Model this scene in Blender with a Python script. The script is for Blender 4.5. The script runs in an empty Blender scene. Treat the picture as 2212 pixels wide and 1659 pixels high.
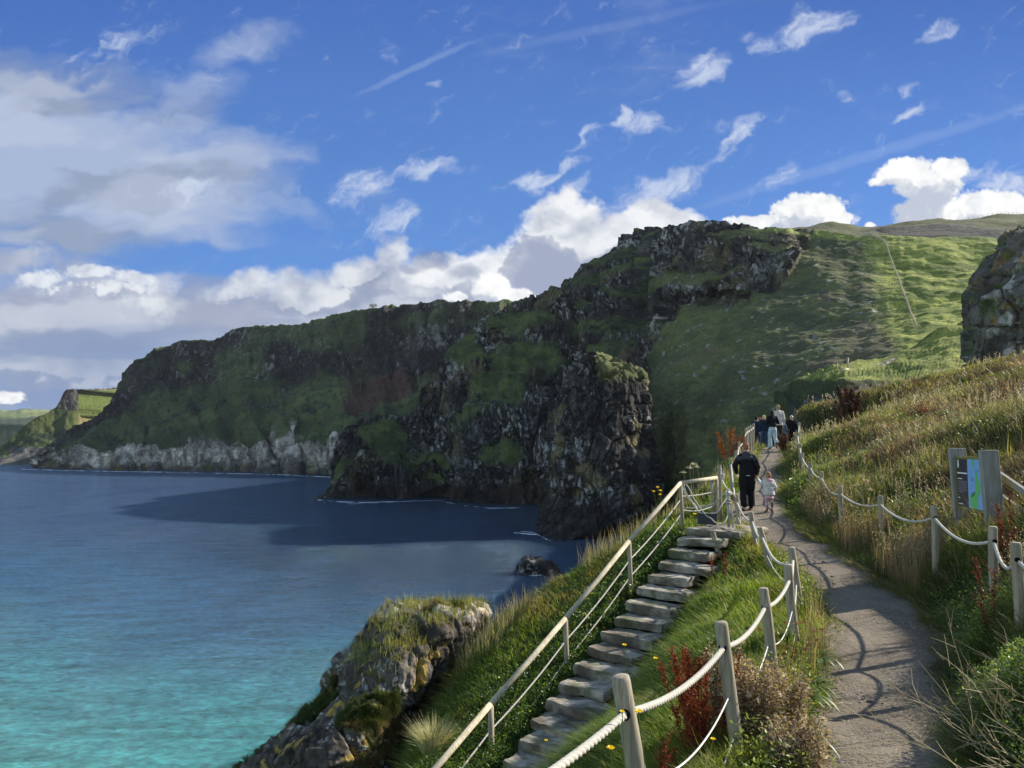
import bpy, math, random
import numpy as np
from mathutils import Vector, Matrix
R = math.radians
random.seed(11)
rng = np.random.default_rng(7)
SC = bpy.context.scene
COL = SC.collection
F, YH = 1664.0, 955.0
PITCH = math.atan((YH - 829.5) / F)
SP, CP = math.sin(PITCH), math.cos(PITCH)
SEA = -28.0
SUN_AZ, SUN_EL = R(68), R(30)

# ------------------------------------------------------------------ helpers
def W(px, py, d):
    """a point seen in direction (px, py), d metres ahead of the viewpoint"""
    px, py, d = np.broadcast_arrays(np.asarray(px, float), np.asarray(py, float), np.asarray(d, float))
    cx = (px - 1106) / F
    cy = (829.5 - py) / F
    yy = CP - SP * cy
    zz = SP + CP * cy
    return np.stack([cx / yy * d, d, zz / yy * d], -1)

def UV(px, py):
    w = W(px, py, 1.0)
    return float(w[0]), float(w[2])

def _hash(ix, iy, iz, seed):
    h = (ix * 374761393 + iy * 668265263 + iz * 2147483647 + seed * 1274126177) & 0xFFFFFFFF
    h = ((h ^ (h >> 13)) * 1274126177) & 0xFFFFFFFF
    h = ((h ^ (h >> 16)) * 2246822519) & 0xFFFFFFFF
    return ((h ^ (h >> 15)) & 0xFFFFFF) / float(0xFFFFFF)

def vnoise(P, seed=0):
    I = np.floor(P).astype(np.int64)
    f = P - I
    f = f * f * (3 - 2 * f)
    r = 0
    for dx in (0, 1):
        wx = f[..., 0] if dx else 1 - f[..., 0]
        for dy in (0, 1):
            wy = f[..., 1] if dy else 1 - f[..., 1]
            for dz in (0, 1):
                wz = f[..., 2] if dz else 1 - f[..., 2]
                r = r + wx * wy * wz * _hash(I[..., 0] + dx, I[..., 1] + dy, I[..., 2] + dz, seed)
    return r

def fbm(P, scale=(1, 1, 1), octv=4, seed=0, rough=.5):
    P = P / np.asarray(scale if np.ndim(scale) else (scale,) * 3, float)
    a, s, t = 1., 0., 0.
    for k in range(octv):
        s = s + a * vnoise(P, seed + k * 17)
        t += a
        a *= rough
        P = P * 2.03 + 13.7
    return s / t

def worley(P, scale, seed=0):
    """returns F1, F2, random value of the nearest cell"""
    P = P / np.asarray(scale if np.ndim(scale) else (scale,) * 3, float)
    I = np.floor(P).astype(np.int64)
    f1 = np.full(P.shape[:-1], 9.)
    f2 = f1.copy()
    cid = np.zeros(P.shape[:-1])
    for dx in (-1, 0, 1):
        for dy in (-1, 0, 1):
            for dz in (-1, 0, 1):
                a, b, c = I[..., 0] + dx, I[..., 1] + dy, I[..., 2] + dz
                d = np.sqrt((a + _hash(a, b, c, seed) - P[..., 0]) ** 2 + (b + _hash(a, b, c, seed + 1) - P[..., 1]) ** 2
                            + (c + _hash(a, b, c, seed + 2) - P[..., 2]) ** 2)
                near = d < f1
                f2 = np.where(near, f1, np.minimum(f2, d))
                cid = np.where(near, _hash(a, b, c, seed + 3), cid)
                f1 = np.where(near, d, f1)
    return f1, f2, cid

def sstep(a, b, x):
    t = np.clip((x - a) / (b - a), 0, 1)
    return t * t * (3 - 2 * t)

def lerp(a, b, t):
    t = np.asarray(t)[..., None]
    return np.asarray(a) * (1 - t) + np.asarray(b) * t

def inpoly(x, y, poly):
    r = np.zeros(x.shape, bool)
    n = len(poly)
    for i in range(n):
        (x1, y1), (x2, y2) = poly[i], poly[(i + 1) % n]
        if y1 == y2:
            continue
        c = ((y1 > y) != (y2 > y)) & (x < (x2 - x1) * (y - y1) / (y2 - y1) + x1)
        r ^= c
    return r

def tag(o, label=None, cat=None, group=None, kind=None):
    if label: o['label'] = label
    if cat: o['category'] = cat
    if group: o['group'] = group
    if kind: o['kind'] = kind
    return o

def empty(name, loc, label=None, cat=None, group=None, rz=0):
    o = bpy.data.objects.new(name, None)
    o.location = loc
    o.rotation_euler = (0, 0, rz)
    o.empty_display_size = .1
    COL.objects.link(o)
    return tag(o, label, cat, group)

def mesh_obj(name, V, faces, mat, parent=None, col=None, smooth=True, origin=None):
    """faces: list of int arrays (n,k)"""
    V = np.asarray(V, np.float32).reshape(-1, 3)
    if origin is not None:
        V = V - np.asarray(origin, np.float32)
    me = bpy.data.meshes.new(name)
    faces = [np.asarray(f, np.int32) for f in faces if len(f)]
    loops = np.concatenate([f.ravel() for f in faces])
    tot = np.concatenate([np.full(len(f), f.shape[1], np.int32) for f in faces])
    start = np.concatenate([[0], np.cumsum(tot)[:-1]]).astype(np.int32)
    me.vertices.add(len(V)); me.vertices.foreach_set('co', V.ravel())
    me.loops.add(len(loops)); me.loops.foreach_set('vertex_index', loops.astype(np.int32))
    me.polygons.add(len(tot)); me.polygons.foreach_set('loop_start', start)
    me.polygons.foreach_set('loop_total', tot)
    me.polygons.foreach_set('use_smooth', np.full(len(tot), smooth))
    if col is not None:
        col = np.asarray(col, np.float32).reshape(-1, 3)
        c4 = np.concatenate([col, np.ones((len(col), 1), np.float32)], 1)
        a = me.color_attributes.new('Col', 'FLOAT_COLOR', 'POINT')
        a.data.foreach_set('color', c4.ravel())
    me.update(calc_edges=True)
    me.materials.append(mat)
    o = bpy.data.objects.new(name, me)
    if origin is not None and parent is None:
        o.location = origin
    COL.objects.link(o)
    if parent is not None:
        o.parent = parent
    return o

def gridf(nu, nv, off=0, wrap=False):
    i, j = np.meshgrid(np.arange(nu if wrap else nu - 1), np.arange(nv - 1))
    i2 = (i + 1) % nu
    return np.stack([j * nu + i, j * nu + i2, (j + 1) * nu + i2, (j + 1) * nu + i], -1).reshape(-1, 4) + off

class MB:
    """collects pieces of ONE mesh"""
    def __init__(s):
        s.V, s.F4, s.F3, s.C, s.n = [], [], [], [], 0
    def add(s, V, f4=None, f3=None, c=(.5, .5, .5)):
        V = np.asarray(V, float).reshape(-1, 3)
        if f4 is not None and len(f4): s.F4.append(np.asarray(f4) + s.n)
        if f3 is not None and len(f3): s.F3.append(np.asarray(f3) + s.n)
        c = np.asarray(c, float)
        s.C.append(np.broadcast_to(c, (len(V), 3)) if c.ndim == 1 else c.reshape(-1, 3))
        s.V.append(V); s.n += len(V)
        return s
    def tube(s, pts, rad, n=8, c=(.5, .5, .5), cap=True, sq=None):
        pts = np.asarray(pts, float)
        m = len(pts)
        rad = np.broadcast_to(np.asarray(rad, float), (m,))
        t = np.gradient(pts, axis=0)
        t /= np.linalg.norm(t, axis=1)[:, None] + 1e-9
        ref = np.array([0, 0, 1.]) if abs(t[0, 2]) < .9 else np.array([1., 0, 0])
        a = np.cross(t, ref); a /= np.linalg.norm(a, axis=1)[:, None] + 1e-9
        b = np.cross(t, a)
        th = np.linspace(0, 2 * math.pi, n, endpoint=False)
        V = pts[:, None] + rad[:, None, None] * (np.cos(th)[None, :, None] * a[:, None] + np.sin(th)[None, :, None] * b[:, None])
        V = V.reshape(-1, 3)
        f4 = gridf(n, m, wrap=True)
        f3 = None
        if cap:
            V = np.vstack([V, pts[:1], pts[-1:]])
            k = np.arange(n); k2 = (k + 1) % n
            f3 = np.vstack([np.stack([k2, k, np.full(n, m * n)], 1), np.stack([(m - 1) * n + k, (m - 1) * n + k2, np.full(n, m * n + 1)], 1)])
        cc = np.asarray(c, float)
        if cc.ndim == 2:
            cc = np.repeat(cc, n, 0)
            if cap: cc = np.vstack([cc, cc[:1], cc[-1:]])
        return s.add(V, f4, f3, cc)
    def box(s, cx, ax, ay, az, c=(.5, .5, .5), bev=0.0):
        """centre + three half-axis vectors, optional chamfer"""
        cx, ax, ay, az = [np.asarray(q, float) for q in (cx, ax, ay, az)]
        if bev <= 0:
            V = [cx + i * ax + j * ay + k * az for k in (-1, 1) for j in (-1, 1) for i in (-1, 1)]
            f = [[0, 2, 3, 1], [4, 5, 7, 6], [0, 1, 5, 4], [2, 6, 7, 3], [0, 4, 6, 2], [1, 3, 7, 5]]
            return s.add(V, f, None, c)
        la, lb, lc = [np.linalg.norm(q) for q in (ax, ay, az)]
        V, idx = [], {}
        for i in (-1, 1):
            for j in (-1, 1):
                for k in (-1, 1):
                    for w in range(3):
                        q = [i, j, k]
                        m = [1 - bev / la, 1 - bev / lb, 1 - bev / lc]
                        m[w] = 1
                        idx[(i, j, k, w)] = len(V)
                        V.append(cx + i * m[0] * ax + j * m[1] * ay + k * m[2] * az)
        f4, f3 = [], []
        for w in range(3):
            u, v = [q for q in range(3) if q != w]
            for sg in (-1, 1):
                l = []
                for (a, b) in ((-1, -1), (1, -1), (1, 1), (-1, 1)):
                    q = [0, 0, 0]; q[w] = sg; q[u] = a; q[v] = b
                    l.append(idx[(*q, w)])
                f4.append(l)
        for w in range(3):
            u, v = [q for q in range(3) if q != w]
            for a in (-1, 1):
                for b in (-1, 1):
                    q1 = [0, 0, 0]; q1[u] = a; q1[v] = b
                    p, q = list(q1), list(q1)
                    p[w] = -1; q[w] = 1
                    f4.append([idx[(*p, u)], idx[(*q, u)], idx[(*q, v)], idx[(*p, v)]])
        for i in (-1, 1):
            for j in (-1, 1):
                for k in (-1, 1):
                    f3.append([idx[(i, j, k, w)] for w in range(3)])
        return s.add(V, f4, f3, c)
    def ball(s, c0, r, c=(.5, .5, .5), nu=10, nv=7):
        r = np.broadcast_to(np.asarray(r, float), (3,))
        th = np.linspace(0, 2 * math.pi, nu, endpoint=False)
        ph = np.linspace(-math.pi / 2 + .01, math.pi / 2 - .01, nv)
        V = np.stack([np.cos(ph)[:, None] * np.cos(th), np.cos(ph)[:, None] * np.sin(th), np.sin(ph)[:, None] + 0 * th], -1) * r + np.asarray(c0, float)
        return s.add(V, gridf(nu, nv, wrap=True), None, c)
    def blades(s, P, H, Wd, L, C, side=None, tipc=None):
        """P roots (n,3), H heights, Wd widths, L lean (n,3) offset of the tip, C colours"""
        n = len(P)
        H = np.broadcast_to(H, (n,)); Wd = np.broadcast_to(Wd, (n,))
        if side is None:
            a = rng.uniform(0, math.pi, n)
            side = np.stack([np.cos(a), np.sin(a), np.zeros(n)], 1)
        up = np.zeros((n, 3)); up[:, 2] = H
        m = P + up * .6 + L * .3
        t = P + up + L
        wv = side * (Wd / 2)[:, None]
        V = np.stack([P - wv, P + wv, m - wv * .75, m + wv * .75, t], 1).reshape(-1, 3)
        k = np.arange(n)[:, None] * 5
        C = np.broadcast_to(C, (n, 3))
        T = C if tipc is None else np.broadcast_to(tipc, (n, 3))
        cc = np.stack([C, C, (C + T) / 2, (C + T) / 2, T], 1).reshape(-1, 3)
        return s.add(V, k + np.array([[0, 1, 3, 2]]), k + np.array([[2, 3, 4]]), cc)
    def leaves(s, P, size, C, up=.35, asp=.45):
        """small pointed leaves (two triangles each) at points P"""
        n = len(P)
        size = np.broadcast_to(size, (n,))
        a = rng.uniform(0, 2 * math.pi, n)
        el = rng.normal(up, .45, n)
        d = np.stack([np.cos(a) * np.cos(el), np.sin(a) * np.cos(el), np.sin(el)], 1)
        r = rng.normal(0, 1, (n, 3))
        w = np.cross(d, r); w /= np.linalg.norm(w, axis=1)[:, None] + 1e-9
        L = d * size[:, None]
        V = np.stack([P, P + L * .5 + w * (size * asp * .5)[:, None], P + L, P + L * .5 - w * (size * asp * .5)[:, None]], 1).reshape(-1, 3)
        k = np.arange(n)[:, None] * 4
        C = np.broadcast_to(C, (n, 3))
        return s.add(V, k + np.array([[0, 1, 2, 3]]), None, np.repeat(C, 4, 0))
    def build(s, name, mat, parent=None, smooth=True, origin=None):
        fs = []
        if s.F4: fs.append(np.vstack(s.F4))
        if s.F3: fs.append(np.vstack(s.F3))
        return mesh_obj(name, np.vstack(s.V), fs, mat, parent, np.vstack(s.C), smooth, origin)

# ------------------------------------------------------------------ materials
class NT:
    def __init__(s, tree):
        s.t = tree; s.n = tree.nodes; s.l = tree.links
    def new(s, ty, **kw):
        nd = s.n.new(ty)
        for k, v in kw.items():
            setattr(nd, k, v)
        return nd
    def put(s, sock, v):
        if isinstance(v, bpy.types.NodeSocket): s.l.new(v, sock)
        else: sock.default_value = v
    def m(s, op, a, b=None, c=None, clamp=False):
        nd = s.new('ShaderNodeMath', operation=op, use_clamp=clamp)
        s.put(nd.inputs[0], a)
        if b is not None: s.put(nd.inputs[1], b)
        if c is not None: s.put(nd.inputs[2], c)
        return nd.outputs[0]
    def vm(s, op, a, b=None):
        nd = s.new('ShaderNodeVectorMath', operation=op)
        s.put(nd.inputs[0], a)
        if b is not None: s.put(nd.inputs[1], b)
        return nd.outputs[0]
    def comb(s, x, y, z):
        nd = s.new('ShaderNodeCombineXYZ')
        for i, v in enumerate((x, y, z)): s.put(nd.inputs[i], v)
        return nd.outputs[0]
    def noise(s, vec, scale, detail=4, rough=.5, dist=0., out=0):
        nd = s.new('ShaderNodeTexNoise')
        if vec is not None: s.put(nd.inputs['Vector'], vec)
        nd.inputs['Scale'].default_value = scale
        nd.inputs['Detail'].default_value = detail
        nd.inputs['Roughness'].default_value = rough
        nd.inputs['Distortion'].default_value = dist
        return nd.outputs[out]
    def ramp(s, v, a, b, lo=0., hi=1., smooth=True):
        nd = s.new('ShaderNodeMapRange', interpolation_type='SMOOTHSTEP' if smooth else 'LINEAR')
        nd.clamp = True
        s.put(nd.inputs[0], v); s.put(nd.inputs[1], a); s.put(nd.inputs[2], b); s.put(nd.inputs[3], lo); s.put(nd.inputs[4], hi)
        return nd.outputs[0]
    def mix(s, f, a, b, blend='MIX'):
        nd = s.new('ShaderNodeMix', data_type='RGBA', blend_type=blend)
        s.put(nd.inputs[0], f)
        for k, v in ((6, a), (7, b)):
            if isinstance(v, (tuple, list)): v = (*v[:3], 1.)
            s.put(nd.inputs[k], v)
        return nd.outputs[2]
    def bump(s, h, strength, dist, normal=None):
        nd = s.new('ShaderNodeBump')
        nd.inputs['Strength'].default_value = strength
        nd.inputs['Distance'].default_value = dist
        s.put(nd.inputs['Height'], h)
        if normal is not None: s.put(nd.inputs['Normal'], normal)
        return nd.outputs[0]

def material(name, rough=.9, spec=.2):
    m = bpy.data.materials.new(name)
    m.use_nodes = True
    t = NT(m.node_tree)
    b = t.n['Principled BSDF']
    b.inputs['Roughness'].default_value = rough
    b.inputs['Specular IOR Level'].default_value = spec
    return m, t, b

def simple_mat(name, base, rough=.8, spec=.3, var=.25, scale=8., bump=0., bscale=40., stretch=(1, 1, 1), usecol=False, metallic=0.):
    m, t, b = material(name, rough, spec)
    tc = t.new('ShaderNodeTexCoord').outputs['Object']
    vec = t.vm('MULTIPLY', tc, stretch)
    n = t.noise(vec, scale, 5, .6)
    k = t.ramp(n, .25, .75, 1 - var, 1 + var, False)
    src = (*base, 1.)
    if usecol:
        src = t.new('ShaderNodeAttribute', attribute_name='Col').outputs[0]
    kk = t.comb(k, k, k)
    c = t.mix(1., src, kk, 'MULTIPLY')
    t.put(b.inputs['Base Color'], c)
    b.inputs['Metallic'].default_value = metallic
    if bump:
        t.put(b.inputs['Normal'], t.bump(t.noise(vec, bscale, 4, .6), bump, .02))
    return m

def leaf_mat(name, trans=.45, rough=.55, spec=.3):
    m, t, b = material(name, rough, spec)
    col = t.new('ShaderNodeAttribute', attribute_name='Col').outputs[0]
    t.put(b.inputs['Base Color'], col)
    tr = t.new('ShaderNodeBsdfTranslucent')
    t.put(tr.inputs[0], t.mix(1., col, (1.5, 1.45, .75), 'MULTIPLY'))
    mx = t.new('ShaderNodeMixShader')
    mx.inputs[0].default_value = trans
    t.l.new(b.outputs[0], mx.inputs[1]); t.l.new(tr.outputs[0], mx.inputs[2])
    t.l.new(mx.outputs[0], t.n['Material Output'].inputs[0])
    return m

def terrain_mat(name, nscale, bscale, bstr, bdist, var=.35, stretch=(1, 1, 1), rough=.95, turf=1.):
    """base colour comes from the mesh's own zones of rock, turf and lichen, broken up by noise; grey rock is rougher than turf"""
    m, t, b = material(name, rough, .12)
    geo = t.new('ShaderNodeNewGeometry').outputs['Position']
    vec = t.vm('MULTIPLY', geo, stretch)
    col = t.new('ShaderNodeAttribute', attribute_name='Col').outputs[0]
    hsv = t.new('ShaderNodeSeparateColor', mode='HSV'); t.l.new(col, hsv.inputs[0])
    isr = t.ramp(hsv.outputs[1], .40, .25, turf, 1.)
    n = t.noise(vec, nscale, 6, .65)
    n2 = t.noise(vec, nscale * 4.3, 4, .6)
    k = t.m('ADD', t.m('MULTIPLY', t.ramp(n, .3, .7, -var, var, False), isr), t.ramp(n2, .3, .7, -var * .8, var * .8, False))
    k = t.m('ADD', k, 1.)
    c = t.mix(1., col, t.comb(k, k, k), 'MULTIPLY')
    t.put(b.inputs['Base Color'], c)
    h = t.m('ADD', t.noise(vec, bscale, 8, .65), t.m('MULTIPLY', t.noise(vec, bscale * .3, 3, .5), 1.5))
    t.put(b.inputs['Normal'], t.bump(t.m('MULTIPLY', h, isr), bstr, bdist))
    return m
EXPOSURE = .85
SKYTINT = (1.12, 1.0, .87)
SKYSTR = .14
SEA_NEAR = (.075, .34, .30); SEA_MID = (.036, .105, .19); SEA_FAR = (.007, .022, .055); SEA_LEFT_SHEEN = (.055, .085, .150)
SEA_DIFF = .06
SEA_BUMP = 1.1; SEA_R = .09; SEA_TINT = (.60, .84, 1.); SEA_IOR = 1.85
HAZE_DENS = .00003; HAZE_COL = (.80, .88, 1.0)
# ------------------------------------------------------------------ camera, sun, sky
cam = bpy.data.cameras.new('camera')
co = bpy.data.objects.new('camera', cam)
COL.objects.link(co)
cam.sensor_width = 36; cam.lens = 36 * F / 2212
cam.clip_start = .05; cam.clip_end = 60000
co.location = (0, 0, 0)
co.rotation_euler = (math.pi / 2 + PITCH, 0, 0)
SC.camera = co
SC.view_settings.view_transform = 'Standard'
SC.view_settings.look = 'None'
SC.view_settings.exposure = EXPO = EXPOSURE
SC.view_settings.gamma = 1

ld = bpy.data.lights.new('sun', 'SUN')
ld.energy = 4.8; ld.angle = R(.53); ld.color = (1, .93, .82)
lo = bpy.data.objects.new('sun', ld)
COL.objects.link(lo)
sdir = Vector((math.cos(SUN_EL) * math.sin(SUN_AZ), math.cos(SUN_EL) * math.cos(SUN_AZ), math.sin(SUN_EL)))
lo.rotation_euler = sdir.to_track_quat('Z', 'Y').to_euler()
lo.location = (60, 30, 60)

world = bpy.data.worlds.new('World')
SC.world = world
world.use_nodes = True
t = NT(world.node_tree)
bg = t.n['Background']
sky = t.new('ShaderNodeTexSky', sky_type='NISHITA')
sky.sun_disc = False
sky.sun_elevation = SUN_EL
sky.sun_rotation = SUN_AZ
sky.altitude = 0; sky.air_density = 1.0; sky.dust_density = .3; sky.ozone_density = 3.0
skyc = t.mix(1., sky.outputs[0], SKYTINT, 'MULTIPLY')
t.put(bg.inputs[0], skyc)
bg.inputs[1].default_value = SKYSTR

# ---- the sky in front: a dome 20 km out with its blue and its clouds
_T = np.random.default_rng(5).random((8, 256, 256)).astype(np.float32)
def n2(x, y, s=0):
    ix = np.floor(x).astype(np.int32); iy = np.floor(y).astype(np.int32)
    fx = x - ix; fy = y - iy
    fx = fx * fx * (3 - 2 * fx); fy = fy * fy * (3 - 2 * fy)
    T = _T[s % 8]
    a, b, c, d = T[iy & 255, ix & 255], T[iy & 255, (ix + 1) & 255], T[(iy + 1) & 255, ix & 255], T[(iy + 1) & 255, (ix + 1) & 255]
    return (a * (1 - fx) + b * fx) * (1 - fy) + (c * (1 - fx) + d * fx) * fy
def f2(x, y, sx, sy=None, octv=5, s=0, rough=.5):
    x = x / sx + 31.7 * s; y = y / (sy or sx) + 17.3 * s
    a, r, tt = 1., 0., 0.
    for k in range(octv):
        r = r + a * n2(x, y, s + k); tt += a; a *= rough
        x, y = x * 1.62 - y * 1.17 + 5.1, x * 1.17 + y * 1.62 + 1.9
    return r / tt
def w2(x, y, sx, s=0):
    x = x / sx + 9.1 * s; y = y / sx + 4.7 * s
    ix = np.floor(x).astype(np.int32); iy = np.floor(y).astype(np.int32)
    f = np.full(x.shape, 9., np.float32)
    for dx in (-1, 0, 1):
        for dy in (-1, 0, 1):
            a, b = ix + dx, iy + dy
            q = (a + _T[s % 8][b & 255, a & 255] - x) ** 2 + (b + _T[(s + 3) % 8][b & 255, a & 255] - y) ** 2
            f = np.minimum(f, q)
    return np.sqrt(f)
def billow(x, y, sx, s=0, octv=4):
    r, a, tt = 0., 1., 0.
    for k in range(octv):
        r = r + a * (1 - w2(x, y, sx, s + k)); tt += a; a *= .55; sx *= .48
    return r / tt
def lin(c):
    c = np.asarray(c, float) / 255
    return np.where(c <= .04045, c / 12.92, ((c + .055) / 1.055) ** 2.4)

NU, NVV = 1080, 560
gu = np.linspace(-260, 2472, NU); gv = np.linspace(-260, 1010, NVV)
X, Y = np.meshgrid(gu, gv)
X = X.astype(np.float32); Y = Y.astype(np.float32)
def blobf(x, y, lst):
    acc = np.full(x.shape, -1., np.float32)
    for (px, py, rx, ry, rot, w) in lst:
        a = R(rot); dx = x - px; dy = -(y - py)
        p = (dx * math.cos(a) + dy * math.sin(a)) / rx
        q = (-dx * math.sin(a) + dy * math.cos(a)) / ry
        acc = np.maximum(acc, w * (1 - p * p - q * q))
    return acc
def over(base, c, a):
    return base * (1 - a[..., None]) + c * a[..., None]
h = np.clip((Y + 100) / 900., 0, 1)
C = lerp(lin((58, 103, 184)), lin((98, 154, 226)), h ** 1.1)
C = C * (1 + .20 * sstep(1100, 2300, X) * sstep(-100, 500, Y))[..., None] * (1 + .10 * f2(X, Y, 700, 300, 3, 2))[..., None]
C = over(C, lin((150, 185, 235)), .4 * sstep(700, 960, Y))
# veils and wisps
wx = (f2(X, Y, 170, 120, 5, 1) - .5); wy = (f2(X, Y, 170, 120, 5, 3) - .5)
wx2 = (f2(X, Y, 38, 30, 4, 2) - .5); wy2 = (f2(X, Y, 38, 30, 4, 5) - .5)
veil = [(60, 350, 430, 210, 5, 1.6), (20, 200, 340, 90, -8, .9), (330, 400, 280, 110, 0, 1.4), (400, 250, 140, 70, 30, 1.0), (490, 345, 150, 60, -5, 1.0),
        (150, 490, 360, 50, 0, 1.2), (540, 425, 120, 22, -15, .5), (520, 120, 90, 26, 25, .4)]
x, y = X + wx * 150 + wx2 * 34, Y + wy * 100 + wy2 * 26
vb = blobf(x, y, veil)
vd = sstep(-.8, 1.5, vb + (f2(x, y, 260, 90, 6, 4, .5) - .5) * 2.3 + (f2(x, y, 70, 22, 5, 2, .55) - .5) * .8)
g = f2(x, y + 0, 300, 75, 4, 6)
gd = sstep(.47, .66, g + .16 * sstep(360, 520, Y) - .09 * sstep(250, 520, X))
vc = lerp(lin((172, 188, 218)), lin((146, 160, 184)), gd * .8)
C = over(C, vc, np.clip(vd * 1.0, 0, .90))
C = over(C, lin((196, 206, 226)), .45 * sstep(.46, .66, f2(X + wx * 90, Y + wy * 60, 170, 60, 5, 7)) * sstep(.3, .9, vd))
wisps = [(780, 412, 62, 26, 30, .75), (930, 368, 76, 18, 5, .7), (850, 470, 46, 20, 25, .55),
         (1512, 155, 58, 32, 45, 1.15), (1640, 88, 30, 22, 30, .7), (1745, 58, 84, 34, 12, 1.2), (1380, 268, 56, 24, -12, .9), (1268, 298, 44, 14, 35, .7),
         (1578, 300, 62, 15, 45, .8), (1150, 402, 42, 14, 5, .6), (1225, 370, 34, 10, 20, .5), (1400, 410, 110, 34, 22, .9), (1245, 412, 34, 14, 30, .6),
         (1800, 208, 30, 12, -30, .5), (925, 185, 14, 10, 30, .6), (1690, 380, 26, 10, 30, .3), (1945, 190, 22, 10, 30, .3), (1955, 242, 24, 10, 30, .35),
         (2030, 65, 40, 16, 15, .28), (2150, 390, 90, 24, -8, 1.0), (420, 410, 60, 24, 0, .6), (240, 100, 70, 22, 20, .35)]
x, y = X + wx * 60 + wx2 * 48, Y + wy * 46 + wy2 * 40
wb = blobf(x, y, wisps)
ca, sa = math.cos(R(35)), math.sin(R(35))
fx = x * ca - y * sa; fy = x * sa + y * ca
wd = sstep(-.85, 1.75, wb + (f2(fx, fy, 58, 20, 7, 3, .64) - .5) * 3.3 - .18)
C = over(C, lin((206, 218, 240)), np.clip(wd * 1.05, 0, .80))
for (px, py, ln, wdt, rot, al) in ((900, 145, 170, 9, 24.5, .18), (1880, 335, 460, 15, 17, .13), (1300, 62, 330, 14, 12, .08)):
    s_ = blobf(X + wx2 * 12, Y + wy2 * 8, [(px, py, ln, wdt, rot, 1.)])
    C = over(C, lin((200, 214, 240)), al * sstep(-.1, 1, s_))

def heap(C, lst, sc, k, dark, mid, bright, seed, warp=30, thr=(0., .22), alpha=1., L=(.55, 1.0), steps=8, depth=2.6, flat=.0):
    x, y = X + wx * warp * 1.6 + wx2 * warp, Y + wy * warp + wy2 * warp * .8
    b = blobf(x, y, lst)
    bl = billow(X + wx2 * 14, Y + wy2 * 14, sc, seed, 4)
    f = b + (bl - .52) * k + (f2(X, Y, sc * .34, None, 6, seed + 1, .62) - .5) * k * .9
    soft = (f2(X, Y, 160, 110, 3, seed + 3) - .4) * .5
    A = sstep(thr[0] - np.clip(soft, 0, .3), thr[1] + np.clip(soft, 0, .4), f)
    dens = np.clip(f - thr[0], 0, 1.5)
    dx, dy = (gu[1] - gu[0]), (gv[1] - gv[0])
    acc = np.zeros_like(dens)
    for q in range(1, steps + 1):
        st = sc * .17 * q ** 1.25
        sx, sy = int(round(st * L[0] / dx)), int(round(st * L[1] / dy))
        sh = np.roll(np.roll(dens, -sx, 1), sy, 0)
        acc += (sh - dens * .35) * st / sc
    tr = np.exp(-np.clip(acc, 0, 9) * depth)
    fine = f2(X + wx2 * 20, Y + wy2 * 20, sc * .5, sc * .4, 5, seed + 2)
    midn = f2(X + wx2 * 30, Y + wy2 * 30, sc * 1.3, sc * .9, 5, seed + 4)
    l = np.clip(tr * .80 + (fine - .5) * .5 + (midn - .5) * 1.1 + .08 - flat * np.clip(dens, 0, 1), 0, 1)
    c = np.where((l < .5)[..., None], lerp(lin(dark), lin(mid), np.clip(l * 2, 0, 1)), lerp(lin(mid), lin(bright), np.clip(l * 2 - 1, 0, 1)))
    return over(C, c, A * alpha)
bank0 = [(60, 730, 560, 140, 0, 1.4), (500, 700, 420, 75, 0, 1.3), (800, 650, 340, 80, 3, 1.3), (300, 850, 900, 70, 0, 1.0), (1000, 640, 240, 60, 0, 1.2), (260, 660, 190, 50, 5, 1.2), (60, 560, 120, 26, 0, .5)]
C = heap(C, bank0, 150, 1.1, (128, 146, 184), (150, 164, 194), (186, 194, 212), 1, 60, (-.35, .75), .96, depth=1.6, flat=.04)
gl2 = f2(X + wx * 120, Y + wy * 70, 260, 95, 6, 3, .55)
inb = sstep(0, .6, blobf(X + wx * 80, Y + wy * 60, [(480, 660, 620, 75, 0, 1.2), (900, 640, 300, 70, 5, 1.2), (100, 700, 300, 90, 0, 1.)]))
C = over(C, lin((202, 208, 222)), .75 * sstep(.44, .62, gl2) * inb)
C = over(C, lin((150, 160, 186)), .6 * sstep(.56, .44, gl2) * inb)
# blue-grey gap low in the bank
low = sstep(.47, .62, f2(X + wx * 60, Y, 330, 60, 5, 5)) * sstep(640, 760, Y) * (1 - sstep(900, 960, Y)) * (1 - sstep(1000, 1200, X))
C = over(C, lin((118, 146, 192)), low * .6)
bank1 = [(850, 545, 46, 44, 35, 1.), (775, 585, 90, 38, 10, 1.1), (690, 640, 120, 40, 0, 1.), (560, 610, 120, 34, 10, .7), (900, 610, 80, 36, 0, .9), (330, 655, 80, 26, 0, .7), (1010, 610, 50, 40, 0, .6)]
C = heap(C, bank1, 62, .9, (142, 156, 186), (170, 180, 204), (228, 232, 238), 3, 34, (-.15, .8), .93, depth=2.2)
heapA = [(1210, 520, 110, 76, 30, 1.4), (1110, 590, 110, 60, 0, 1.3), (1190, 450, 60, 34, 30, .9), (1380, 480, 80, 52, 20, 1.3), (1450, 468, 55, 26, 0, 1.), (1320, 570, 240, 100, 0, 1.6), (1180, 620, 200, 80, 0, 1.5), (1450, 500, 90, 50, 0, 1.3), (960, 590, 80, 40, 0, .8)]
C = heap(C, heapA, 58, 1.0, (160, 171, 198), (196, 203, 217), (243, 245, 249), 5, 30, (-.3, .6), 1., depth=1.35, flat=.04)
C = over(C, lin((116, 134, 172)), .6 * sstep(-.3, .8, blobf(X + wx * 70 + wx2 * 30, Y + wy * 50 + wy2 * 24, [(950, 562, 52, 24, 0, 1.), (1010, 590, 40, 22, 0, .8), (900, 575, 30, 12, 0, .7)])))
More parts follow.
